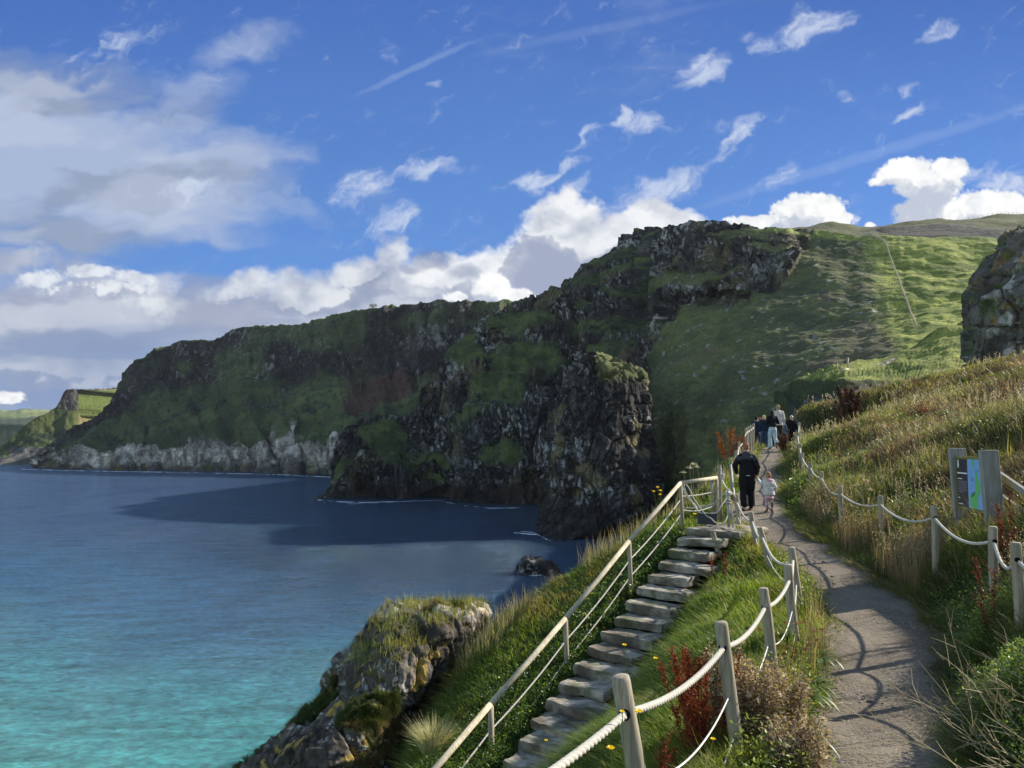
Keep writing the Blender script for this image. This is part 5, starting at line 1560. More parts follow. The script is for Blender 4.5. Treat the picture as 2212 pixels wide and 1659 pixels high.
green = lerp((.050, .085, .020), (.14, .19, .035), np.clip((n2_ - .5) * 2.4 + .5 + rng.normal(0, .2, len(x)), 0, 1))
green = lerp(green, lerp((.055, .065, .032), (.125, .130, .060), n2_), up * .75)
brown = lerp((.095, .068, .052), (.225, .170, .125), np.clip((n2_ - .5) * 2 + .45 + rng.normal(0, .25, len(x)), 0, 1))
straw = lerp((.24, .20, .12), (.44, .38, .25), rng.random(len(x)))
kb = sstep(.42, .58, n3 * .55 + n4 * .45 + .05 * up)
dry = np.clip(kb * (.35 + .5 * up) + .12 * up + .12 * rng.random(len(x)), 0, 1)
C = np.where((rng.random(len(x)) < dry)[:, None], brown, green)
C = np.where((r_ > .87 + .07 * up)[:, None], straw, C)
C = C * (1 - .30 * up * sstep(.42, .56, nse(x, y, 1.9, 341)))[:, None]
yel = sstep(.56, .64, nse(x, y, 2.2, 339)) * (r_ < .6)
C = lerp(C, lerp((.17, .20, .04), (.30, .31, .06), rng.random(len(x))), yel * .45)
Wd = np.maximum(.0045, d * .00095) * rng.uniform(.6, 1.5, len(x)) * np.where(sl_, 1.3, 1)
L = rng.normal(0, 1, (len(x), 3)) * np.array([.14, .14, .05]) * (.5 + H)[:, None] + np.array([-.06, -.03, 0]) - np.where(edge_ < .4, .12, 0)[:, None] * np.where(sl_, -1, 1)[:, None] * np.array([1, 0, 0])
mb = MB(); mb.blades(P, H, Wd, L, C, tipc=np.clip(C * np.array([1.25, 1.2, 1.15]), 0, 1))
tag(mb.build('rough_grass', grass_m, smooth=False), kind='stuff')

# leafy ground cover: mounds of small leaves
def mounds(centres, rad, hgt, n, size, c0, c1, name, matl=None, kind='stuff', up=.3, tipy=.3):
    mb = MB()
    for i, (cx, cy) in enumerate(centres):
        r = rad[i] if np.ndim(rad) else rad; h = hgt[i] if np.ndim(hgt) else hgt
        k = n if np.ndim(n) == 0 else int(n[i])
        q = rng.normal(0, 1, (k, 3)); q[:, 2] = np.abs(q[:, 2]); q /= np.linalg.norm(q, axis=1)[:, None]
        q *= (rng.random((k, 1)) ** .33) * np.array([r, r, h])
        X_, Y_ = cx + q[:, 0], cy + q[:, 1]
        Pq = np.stack([X_, Y_, gz(X_, Y_) + q[:, 2] * (.75 + .5 * nse(X_, Y_, .25, 7)) + .01], 1)
        tcol = np.clip(q[:, 2] / h * .6 + rng.normal(.2, .25, k), 0, 1)
        C = lerp(c0, c1, tcol)
        C = np.where((rng.random(k) < tipy * .3)[:, None], np.array([.30, .32, .06]), C)
        mb.leaves(Pq, (size[i] if np.ndim(size) else size) * rng.uniform(.6, 1.4, k), C, up)
    return tag(mb.build(name, matl or herb_m, smooth=False), kind=kind)
def pick(n, cond, pxa, pxb, da, db):
    x, y = scatter(n, pxa, pxb, da, db); ok = cond(x, y); return x[ok], y[ok]
# beside the steps
x, y = pick(2600, lambda x, y: (lambda ab: (ab[1] > -1.05) & (ab[1] < -.05) & (ab[0] > -.6))(stair_ab(x, y)), 900, 1520, 7, 19)
mounds(list(zip(x, y)), .22, .26, 110, np.maximum(.035, y * .0034), (.030, .060, .016), (.085, .15, .03), 'step_side_herbs', tipy=.15)
# between path and right rope fence, up to the sign
x, y = pick(2000, lambda x, y: (x > path_r(y) + .08) & (x < XR(y) + 1.4) & (nse(x, y, 1.4, 351) > np.where(y < 10, .26, .42)), 1650, 2420, 3.2, 26)
mounds(list(zip(x, y)), (.26), rng.uniform(.18, .50, len(x)) * (.6 + .4 * sstep(9, 13, y)), 150, np.maximum(.028, y * .0032), (.05, .085, .028), (.15, .215, .06), 'path_side_herbs', tipy=.3)
# inland slope: low green herbs in patches
x, y = pick(2200, lambda x, y: (x > XR(y) + .3) & (nse(x, y, 3., 353) > .48), 1750, 2420, 8, 44)
mounds(list(zip(x, y)), .4, rng.uniform(.15, .45, len(x)), 90, np.maximum(.04, y * .0030), (.035, .062, .022), (.10, .14, .04), 'slope_herbs', tipy=.25)
# leafy weeds low at the right foot of the path
x, y = pick(900, lambda x, y: (x > path_r(y) + .15) & (x < 7.5) & (nse(x, y, .8, 352) > .36), 1880, 2420, 4.6, 10.5)
mounds(list(zip(x, y)), .24, rng.uniform(.25, .5, len(x)), 170, np.maximum(.03, y * .0042), (.055, .095, .03), (.17, .25, .07), 'leafy_weeds', tipy=.4)
# left verge of the path
x, y = pick(1500, lambda x, y: (x > XF(y) + .05) & (x < path_l(y) - .02) & (nse(x, y, .9, 355) > .36), 1300, 1850, 4.2, 30)
mounds(list(zip(x, y)), .21, rng.uniform(.15, .42, len(x)) * (1 + .7 * np.exp(-((y - 10) / 2.2) ** 2)), 140, np.maximum(.03, y * .0034), (.045, .080, .02), (.17, .22, .045), 'verge_herbs', tipy=.5)
x2, y2 = pick(9000, lambda x, y: (x > XF(y) + .1) & (x < path_l(y) - .05) & (y > 7) & (nse(x, y, .7, 358) > .52), 1300, 1850, 7, 16)
P = ground_pts(x2, y2); k = len(x2)
mb = MB(); mb.blades(P, rng.uniform(.25, .62, k), .008, rng.normal(0, .07, (k, 3)), lerp((.16, .11, .06), (.42, .34, .20), rng.random(k)))
tag(mb.build('verge_dead_stems', dry_m, smooth=False), kind='stuff')
# brush of brown upright reeds where the path bends
x, y = pick(16000, lambda x, y: (x > path_r(y) + .1) & (x < XR(y) + .4) & (y > 11.5) & (y < 20) & (nse(x, y, 1.3, 357) > .40), 1720, 2080, 11, 20)
P = ground_pts(x, y); k = len(x)
C = lerp((.13, .085, .05), (.36, .28, .16), rng.random(k))
mb = MB(); mb.blades(P, rng.uniform(.35, .85, k), .010 + 0 * x, rng.normal(0, .06, (k, 3)), C); 
q = P + np.array([0, 0, 1.]) * rng.uniform(.35, .8, (k, 1)); mb.leaves(q[::2], .05, lerp((.22, .15, .09), (.42, .33, .22), rng.random(len(q[::2]))), 0., .6)
tag(mb.build('brown_reeds', dry_m, smooth=False), kind='stuff')
# pale feathery seed heads over the inland slope
x, y = pick(6500, lambda x, y: (x > path_r(y) + .3) & (nse(x, y, 2.2, 359) > .50), 1700, 2420, 7, 44)
P = ground_pts(x, y); k = len(x); H = rng.uniform(.35, .75, k); L = rng.normal(0, .07, (k, 3)) * np.array([1, 1, 0]) + np.array([-.05, 0, 0])
C = lerp((.26, .21, .14), (.46, .39, .29), rng.random(k))
mb = MB(); mb.blades(P, H, np.maximum(.003, y * .0004), L, C)
for j in range(5):
    q = P + L * (.8 + .05 * j) + np.array([0, 0, 1.]) * (H * (.80 + .06 * j))[:, None]
    mb.leaves(q, np.maximum(.03, y * .0024), C * 1.1, .8, .5)
tag(mb.build('grass_seed_heads', dry_m, smooth=False), kind='stuff')

# turf and tufts on the outcrop
lum = near_col @ np.array([.3, .6, .1])
isg = (near_col[:, 1] > near_col[:, 0] * .98) & (near_col[:, 1] < .14)
idx = np.nonzero(isg & (OCV[:, 2] > -8))[0]
idx = rng.choice(idx, min(len(idx) * 3, 60000))
P = OCV[idx] + OCN[idx] * .01
nn1 = fbm(P, .6, 3, 361)
k = len(P); L = OCN[idx] * np.array([.09, .09, 0]) + np.array([0, 0, -.06]) + rng.normal(0, .03, (k, 3))
C = lerp((.060, .085, .022), (.20, .15, .07), np.clip(sstep(.42, .6, nn1) + rng.normal(0, .15, k), 0, 1))
mb = MB(); mb.blades(P, rng.uniform(.05, .16, k), .011, L, C)
hx = rng.choice(np.nonzero(OCN[:, 2] > .75)[0], 9000); hx = hx[OCV[hx, 2] > -4.2]
P = OCV[hx]; k = len(P); C = lerp((.10, .13, .03), (.30, .27, .10), rng.random(k))
mb.blades(P, rng.uniform(.05, .2, k), .011, rng.normal(0, .04, (k, 3)), C)
tag(mb.build('outcrop_turf', grass_m, smooth=False), kind='stuff')

# litter on the path
n = 5200
y = 4.5 * (38 / 4.5) ** rng.random(n); u = rng.beta(.7, .7, n); x = path_l(y) + (path_r(y) - path_l(y)) * u
P = np.stack([x, y, gz(x, y) + .045], 1)
mb = MB()
a = rng.uniform(0, math.pi, n); Ls = rng.uniform(.015, .09, n)
dv = np.stack([np.cos(a), np.sin(a), rng.uniform(0, .25, n)], 1) * Ls[:, None]; w_ = np.stack([-np.sin(a), np.cos(a), a * 0], 1) * .0022
V = np.stack([P - w_, P + w_, P + dv + w_, P + dv - w_], 1).reshape(-1, 3); k = np.arange(n)[:, None] * 4
mb.add(V, k + np.array([[0, 1, 2, 3]]), None, np.repeat(lerp((.20, .15, .09), (.55, .46, .32), rng.random(n)), 4, 0))
tag(mb.build('dry_litter', dry_m, smooth=False), kind='stuff')
mb = MB()
for i in range(1300):
    r = rng.uniform(.006, .018) * (1.8 if rng.random() < .05 else 1); q = P[rng.integers(n)] + np.array([rng.normal(0, .05), rng.normal(0, .05), -.012])
    v = rng.uniform(.10, .42); mb.ball(q, (r * rng.uniform(.8, 1.5), r, r * .6), (v, v * .92, v * .82), 5, 4)
tag(mb.build('path_grit', simple_mat('grit_stone', (1, 1, 1), .9, .1, .2, usecol=True), smooth=False), kind='stuff')

# ------------------------------------------------------------ plants one can tell apart
def plant(name, px, py, d, label, cat='plant', group=None):
    w_ = W(px, py, d); g_ = np.array([w_[0], w_[1], float(gz(w_[0], w_[1]))])
    return empty(name, tuple(g_), label, cat, group), g_
def dock(px, pytop, d, label, ns=5, spread=.12, scale=1., red=((.10, .018, .008), (.34, .075, .030)), ht=None, dens=1.):
    e, g_ = plant('dock_plant', px, 1600, d, label, 'dock plant', 'docks gone to seed')
    ztop = float(W(px, pytop, d)[2]); Hh = ht or max(ztop - g_[2], .25)
    st_, fl_ = MB(), MB()
    for k in range(ns):
        a = rng.uniform(0, 6.28); r = spread * math.sqrt(rng.random())
        h = Hh * (1 if k == 0 else rng.uniform(.45, .98))
        b0 = g_ + np.array([r * math.cos(a) * .4, r * math.sin(a) * .4, -.05]); tp = g_ + np.array([r * math.cos(a) * 1.5, r * math.sin(a) * 1.5, h])
        pp = smooth_path([b0, b0 * .5 + tp * .5 + rng.normal(0, .012, 3), tp], 8)
        st_.tube(pp, np.linspace(.006, .002, 8) * scale, 5, (.20, .07, .03))
        m_ = int(300 * dens * h); f_ = rng.uniform(.22, 1, m_)
        c = np.stack([np.interp(f_, np.linspace(0, 1, 8), pp[:, i]) for i in range(3)], 1)
        c += rng.normal(0, .022 * scale, (m_, 3)) * (1.25 - f_)[:, None] * (1 + .5 * np.sin(f_ * 40))[:, None]
        fl_.leaves(c, rng.uniform(.010, .021, m_) * scale, lerp(red[0], red[1], np.clip(rng.normal(.5, .3, m_), 0, 1)), .0, .85)
        # side sprays
        for q in range(int(5 * dens)):
            f0 = rng.uniform(.3, .85); s0 = np.array([np.interp(f0, np.linspace(0, 1, 8), pp[:, i]) for i in range(3)])
            aa = rng.uniform(0, 6.28); s1 = s0 + np.array([.06 * math.cos(aa), .06 * math.sin(aa), .13]) * scale * rng.uniform(.7, 1.5)
            st_.tube([s0, s1], [.002 * scale, .001 * scale], 4, (.22, .07, .03))
            mm = int(34 * dens); ff = rng.random(mm)[:, None]
            fl_.leaves(s0 * (1 - ff) + s1 * ff + rng.normal(0, .009 * scale, (mm, 3)), rng.uniform(.010, .019, mm) * scale, lerp(red[0], red[1], np.clip(rng.normal(.5, .3, mm), 0, 1)), .0, .85)
    part(st_, 'stem', dry_m, e, False); part(fl_, 'seed_spikes', dry_m, e, False)
    return e
dock(1516, 1392, 5.95, 'tall rust-red dock in front of the steps bank, between the two nearest rope-fence posts', 16, .21, 1.1, dens=1.15)
dock(1436, 1590, 5.6, 'small rust-red dock low down, left of the tallest dock', 3, .07, .9)
dock(1546, 1180, 15, 'thin dark-red dock spire just below the top stone step', 1, .02, 1.2, ht=.6)
dock(1574, 1196, 14.5, 'short dark-red dock spire, right of the one below the top stone step', 1, .02, 1.2, ht=.45)
dock(2190, 1062, 9.9, 'dark-red dock standing right of the sign uprights', 4, .08, 1.3, ((.06, .015, .01), (.22, .05, .03)))
dock(2147, 1205, 8.4, 'dark-red dock at the foot of the fence post below the sign', 3, .07, 1.1, ((.05, .015, .01), (.18, .04, .025)))
dock(2006, 893, 28, 'distant red dock alone on the brown inland slope', 4, .3, 3., ((.08, .02, .015), (.24, .06, .04)))
dock(1862, 838, 37, 'dark brown dead clump on the ridge right of the walkers', 9, .7, 4.2, ((.02, .012, .012), (.09, .05, .04)))
dock(1592, 928, 29, 'orange-brown dock clump behind the seaward fence near the walkers', 8, .45, 2.4, ((.12, .03, .01), (.40, .15, .04)))
dock(1712, 940, 33, 'dead brown dock at the inland edge of the path crest', 7, .25, 2.4, ((.04, .02, .015), (.16, .08, .05)))
dock(1700, 1395, 8.2, 'low dock with broken stems between the third post and the path', 4, .1, 1., ((.10, .03, .02), (.28, .09, .05)))

# woolly brown thistle clumps
def thistle(px, py, d, rad, hgt, n, label, frac=.16):
    e, g_ = plant('thistle_clump', px, py, d, label, 'thistle', 'thistles gone to seed')
    fl_, wo, st_ = MB(), MB(), MB()
    for k in range(34):
        a = rng.uniform(0, 6.28); r = rad * math.sqrt(rng.random()); h = hgt * rng.uniform(.6, 1.05)
        b0 = g_ + np.array([r * .7 * math.cos(a), r * .7 * math.sin(a), -.05]); tp = g_ + np.array([r * math.cos(a), r * math.sin(a), h])
        st_.tube(smooth_path([b0, (b0 + tp) / 2 + rng.normal(0, .02, 3), tp], 6), np.linspace(.005, .0025, 6), 4, (.16, .11, .07))
        m_ = n // 34; q = b0 + (tp - b0) * (rng.random((m_, 1)) ** .6) + rng.normal(0, .035, (m_, 3))
        fl_.leaves(q, rng.uniform(.018, .045, m_), lerp((.12, .080, .050), (.52, .40, .27), np.clip(rng.normal(.45, .3, m_), 0, 1)), 0., .45)
        if rng.random() < frac * 3:
            c = tp + rng.normal(0, .03, 3); c[2] = tp[2] - rng.uniform(0, .35) * h * .6
            q = rng.normal(0, 1, (90, 3)); q /= np.linalg.norm(q, axis=1)[:, None]
            wo.leaves(c + q * .022 * rng.random((90, 1)), rng.uniform(.010, .022, 90), (.78, .72, .60), .2, .3)
    part(st_, 'stem', dry_m, e, False); part(fl_, 'withered_leaves', dry_m, e, False); part(wo, 'down_tufts', dry_m, e, False)
thistle(1655, 1600, 6.1, .30, .72, 11000, 'big woolly brown thistle clump right of the second fence post')
thistle(1720, 1640, 5.6, .20, .50, 4500, 'lower brown thistle clump at the bottom, touching the path edge')
thistle(1560, 1520, 6.4, .17, .72, 3600, 'brown thistle half hidden behind the red dock and second fence post')

# twiggy pale bush at the right foot of the path
e, g_ = plant('twiggy_bush', 2190, 1600, 5.6, 'sprawling bush of bare pale twigs at the bottom right of the path', 'bush')
tw = MB(); lv = MB()
for k in range(150):
    b0 = np.array([4.05 + rng.normal(0, .30), 5.1 + rng.normal(0, .75), 0]); b0[2] = float(gz(b0[0], b0[1]))
    dr = np.array([-.55 + rng.normal(0, .35), .10 + rng.normal(0, .35), .62 + rng.normal(0, .16)]); dr /= np.linalg.norm(dr)
    Lh = rng.uniform(.35, .85)
    p1 = b0 + dr * Lh * .5 + rng.normal(0, .03, 3); p2 = b0 + dr * Lh + np.array([-.04, 0, .05 * rng.normal()])
    col = lerp((.30, .24, .15), (.62, .54, .38), rng.random(1))[0]
    tw.tube(smooth_path([b0, p1, p2], 7), np.linspace(.0042, .0016, 7), 4, col)
    for j in range(4):
        f0 = rng.uniform(.4, .95); s0 = b0 + (p2 - b0) * f0; dd = dr + rng.normal(0, .42, 3); dd /= np.linalg.norm(dd)
        s1 = s0 + dd * rng.uniform(.10, .26); tw.tube([s0, (s0 + s1) / 2 + rng.normal(0, .008, 3), s1], [.0026, .002, .0011], 4, col)
    q = b0 + (p2 - b0) * rng.uniform(.0, .7, (12, 1)) + rng.normal(0, .05, (12, 3)); lv.leaves(q, .03, (.10, .13, .05), .3)
part(tw, 'twigs', dry_m, e, False); part(lv, 'leaves', herb_m, e, False)

# pale tussock below the outcrop
e, g_ = plant('grass_tussock', 938, 1615, 11.8, 'pale straw-coloured tussock on the slope left of the handrail', 'tussock')
k = 900; r = rng.random(k) ** .5 * .16; a = rng.uniform(0, 6.28, k)
P = g_ + np.stack([r * np.cos(a), r * np.sin(a), 0 * r], 1); L = np.stack([np.cos(a) * .35 * r / .16, np.sin(a) * .3 * r / .16, 0 * a], 1) + rng.normal(0, .05, (k, 3))
mb = MB(); mb.blades(P, rng.uniform(.25, .5, k), .009, L, lerp((.30, .28, .12), (.60, .55, .33), rng.random(k))); part(mb, 'blades', dry_m, e, False)

# yellow flowers
fl_y = leaf_mat('yellow_petals', .3); 
def flower(px, py, d, label, size=.017, stem=None, cat='flower', bend=.03, n=1, offs=((0, 0),)):
    w_ = W(px, py, d); gzz = float(gz(w_[0], w_[1]))
    e = empty('yellow_flower', (float(w_[0]), float(w_[1]), gzz), label, cat, 'yellow dandelion-like flowers')
    for (ox, oz) in offs:
        c = w_ + np.array([ox, 0, oz])
        g0 = np.array([w_[0] + bend, w_[1], min(gzz, c[2] - .08)])
        mb = MB(); mb.tube(smooth_path([g0, (g0 + c) / 2 + np.array([bend * .5, 0, 0]), c], 8), .0022 * max(1, d / 9), 5, (.16, .20, .05)); part(mb, 'stem', herb_m, e, False)
        mb = MB(); m_ = 16
        for ring, (rr0, zz0) in enumerate(((1., .25), (.62, .55))):
            th_ = np.linspace(0, 2 * math.pi, m_, endpoint=False) + ring * .2
            i_ = np.stack([np.cos(th_), np.sin(th_), 0 * th_], 1)
            t_ = np.stack([-np.sin(th_), np.cos(th_), 0 * th_], 1)
            A0 = c + i_ * size * .15; A1 = c + i_ * size * rr0 + np.array([0, 0, size * zz0])
            V = np.stack([A0 - t_ * size * .08, A0 + t_ * size * .08, A1 + t_ * size * .16, A1 - t_ * size * .16], 1).reshape(-1, 3)
            mb.add(V, np.arange(m_)[:, None] * 4 + np.array([[0, 1, 2, 3]]), None, (.80, .60, .02))
        mb.ball(c + np.array([0, 0, -.3 * size]), size * .35, (.12, .16, .04), 8, 5)
        part(mb, 'flower_head', fl_y, e, False)
flower(1319, 1617, 3.8, 'open yellow flower low down, left of the nearest fence post', .021)
flower(1380, 1538, 3.9, 'largest yellow flower, just right of the nearest fence post', .020, bend=.05)
flower(1344, 1538, 3.85, 'yellow flower drooping in front of the nearest fence post below its rope', .014, bend=.02)
flower(1349, 1394, 9., 'small yellow flower close to the right end of a middle stone step', .030)
flower(1416, 1423, 9., 'small yellow flower alone on the grass bank between steps and second post', .030)
flower(1540, 1597, 5.1, 'yellow flower head showing against the tall red dock', .018)
flower(1421, 1062, 19.3, 'cluster of yellow flowers on the cliff edge just left of the handrail corner', .052, offs=((0, .10), (-.10, .0), (.07, .02), (.06, -.08)))
flower(1501, 1111, 17.8, 'single yellow flower behind the black board at the top of the steps', .05)
flower(1686, 1175, 16.4, 'yellow flower leaning over the path edge by the fence', .05)
flower(1180, 1600, 9.6, 'tiny yellow flower beside one of the lowest stone steps', .025)
# dead umbel heads by the path
def umbels(lst, d, label, name='seed_head_plant', r=.028, col=((.16, .085, .045), (.36, .22, .13))):
    e, g_ = plant(name, lst[0][0], 1500, d, label, 'seed heads', 'dead flower stalks')
    st_ = MB()
    for (px, py) in lst:
        c = W(px, py, d + rng.normal(0, .1)); g0 = np.array([c[0] + rng.normal(0, .06), c[1], float(gz(c[0], c[1])) - .02])
        st_.tube(smooth_path([g0, (g0 + c) / 2 + rng.normal(0, .02, 3), c], 7), .0028 * max(1, d / 10), 5, (.30, .27, .12))
        q = rng.normal(0, 1, (130, 3)); q[:, 2] = np.abs(q[:, 2]) * .7
        h_ = MB(); h_.leaves(c + q * r * .55, rng.uniform(.3, .6, 130) * r, lerp(col[0], col[1], rng.random(130)), .5, .6)
        part(h_, 'seed_head', dry_m, e, False)
    part(st_, 'stalks', dry_m, e, False)
umbels([(1615, 1360), (1641, 1362)], 7.2, 'two dead brown seed heads left of the third fence post')
umbels([(1698, 1346), (1721, 1349), (1731, 1346)], 8.3, 'three dead seed heads between the third post and the path')
umbels([(1759, 1365), (1774, 1361), (1766, 1384), (1750, 1392), (1740, 1405)], 8.2, 'dead brown seed heads leaning out over the left edge of the path')
umbels([(1797, 1247), (1782, 1235), (1770, 1228), (1800, 1262)], 12.2, 'arching dead stalks over the path at its narrow bend', col=((.3, .24, .14), (.5, .42, .28)))
umbels([(1497, 1004), (1490, 1012), (1506, 1010), (1477, 1022)], 24, 'pale umbel heads on the cliff edge above the handrail', r=.07, col=((.4, .36, .28), (.6, .56, .46)))
umbels([(1862, 1032), (1870, 1040), (1850, 1050), (1880, 1060)], 16., 'pale dead stalks behind the inland rope fence left of the sign', r=.05, col=((.3, .24, .16), (.55, .46, .34)))
umbels([(2140, 845), (2150, 850), (2160, 856), (2118, 862)], 34, 'pale branching stalks on the slope below the crag', r=.12, col=((.35, .32, .16), (.55, .52, .3)))
umbels([(1815, 846), (1822, 850), (1838, 842)], 38, 'dry stalks on the ridge beside the dark dead clump', r=.10, col=((.28, .22, .14), (.48, .4, .26)))
# strap leaves arching onto the path
def straps(px, py, d, n, label, ln=.34):
    e, g_ = plant('strap_leaved_plant', px, py, d, label, 'leafy plant', 'broad-leaved plants at the path edge')
    mb = MB()
    for k in range(n):
        a = rng.uniform(-1.9, 1.2); dr = np.array([math.cos(a), math.sin(a), 0]); L_ = ln * rng.uniform(.6, 1.2); w_ = .020 * rng.uniform(.7, 1.3)
        s_ = np.linspace(0, 1, 8); c = g_ + dr * (s_ * L_)[:, None] + np.array([0, 0, 1.]) * (.02 + L_ * (1.25 * s_ - 1.25 * s_ ** 2))[:, None]
        sd_ = np.array([-dr[1], dr[0], 0]); ww = w_ * np.sin(np.pi * (s_ * .92 + .06)) ** .7
        V = np.stack([c - sd_ * ww[:, None], c + sd_ * ww[:, None]], 1).reshape(-1, 3); j = np.arange(7)[:, None] * 2
        mb.add(V, j + np.array([[0, 1, 3, 2]]), None, lerp((.05, .10, .02), (.13, .20, .035), rng.random(1))[0])
    part(mb, 'leaves', herb_m, e, True)
straps(1728, 1500, 7.4, 16, 'broad bright leaves at the path edge below the brown thistle tops')
straps(1738, 1455, 7.9, 14, 'broad leaves arching onto the path just above the thistles')
straps(1760, 1410, 8.8, 12, 'broad leaves at the path edge beside the leaning seed heads')
straps(1712, 1575, 6.5, 12, 'striped broad leaves among the thistles near the bottom of the picture')
# ------------------------------------------------------------------ people
def remesh(name, mb, mat, parent, voxel=.012, it=4, disp=None):
    o = mb.build('tmp_' + name, mat)
    md = o.modifiers.new('r', 'REMESH'); md.mode = 'VOXEL'; md.voxel_size = voxel; md.use_smooth_shade = True
    ms = o.modifiers.new('s', 'SMOOTH'); ms.factor = .5; ms.iterations = it
    dg = bpy.context.evaluated_depsgraph_get(); dg.update()
    me = bpy.data.meshes.new_from_object(o.evaluated_get(dg))
    me.name = name
    bpy.data.objects.remove(o)
    if not me.materials: me.materials.append(mat)
    r = bpy.data.objects.new(name, me); COL.objects.link(r)
    if disp:
        n = len(me.vertices); co_ = np.empty(n * 3, np.float32); me.vertices.foreach_get('co', co_); co_ = co_.reshape(-1, 3)
        no_ = np.empty(n * 3, np.float32); me.vertices.foreach_get('normal', no_); no_ = no_.reshape(-1, 3)
        co_ += no_ * (disp(co_)[:, None]).astype(np.float32); me.vertices.foreach_set('co', co_.ravel()); me.update()
    for p in me.polygons: p.use_smooth = True
    r.parent = parent
    return r
skin_m = simple_mat('skin', (.52, .30, .21), .55, .35, .08, 20)
def cap(mb, a, b_, ra, rb, mid=None):
    a, b_ = np.asarray(a, float), np.asarray(b_, float)
    n = 7; s_ = np.linspace(0, 1, n); p = a + (b_ - a) * s_[:, None]
    r = ra + (rb - ra) * s_
    if mid is not None: r = r + (mid - (ra + rb) / 2) * np.sin(np.pi * s_)
    mb.tube(p, r, 14, ONE); mb.ball(a, ra, ONE, 12, 8); mb.ball(b_, rb, ONE, 12, 8)
def lerp3(a, b_, t_): return np.asarray(a, float) * (1 - t_) + np.asarray(b_, float) * t_

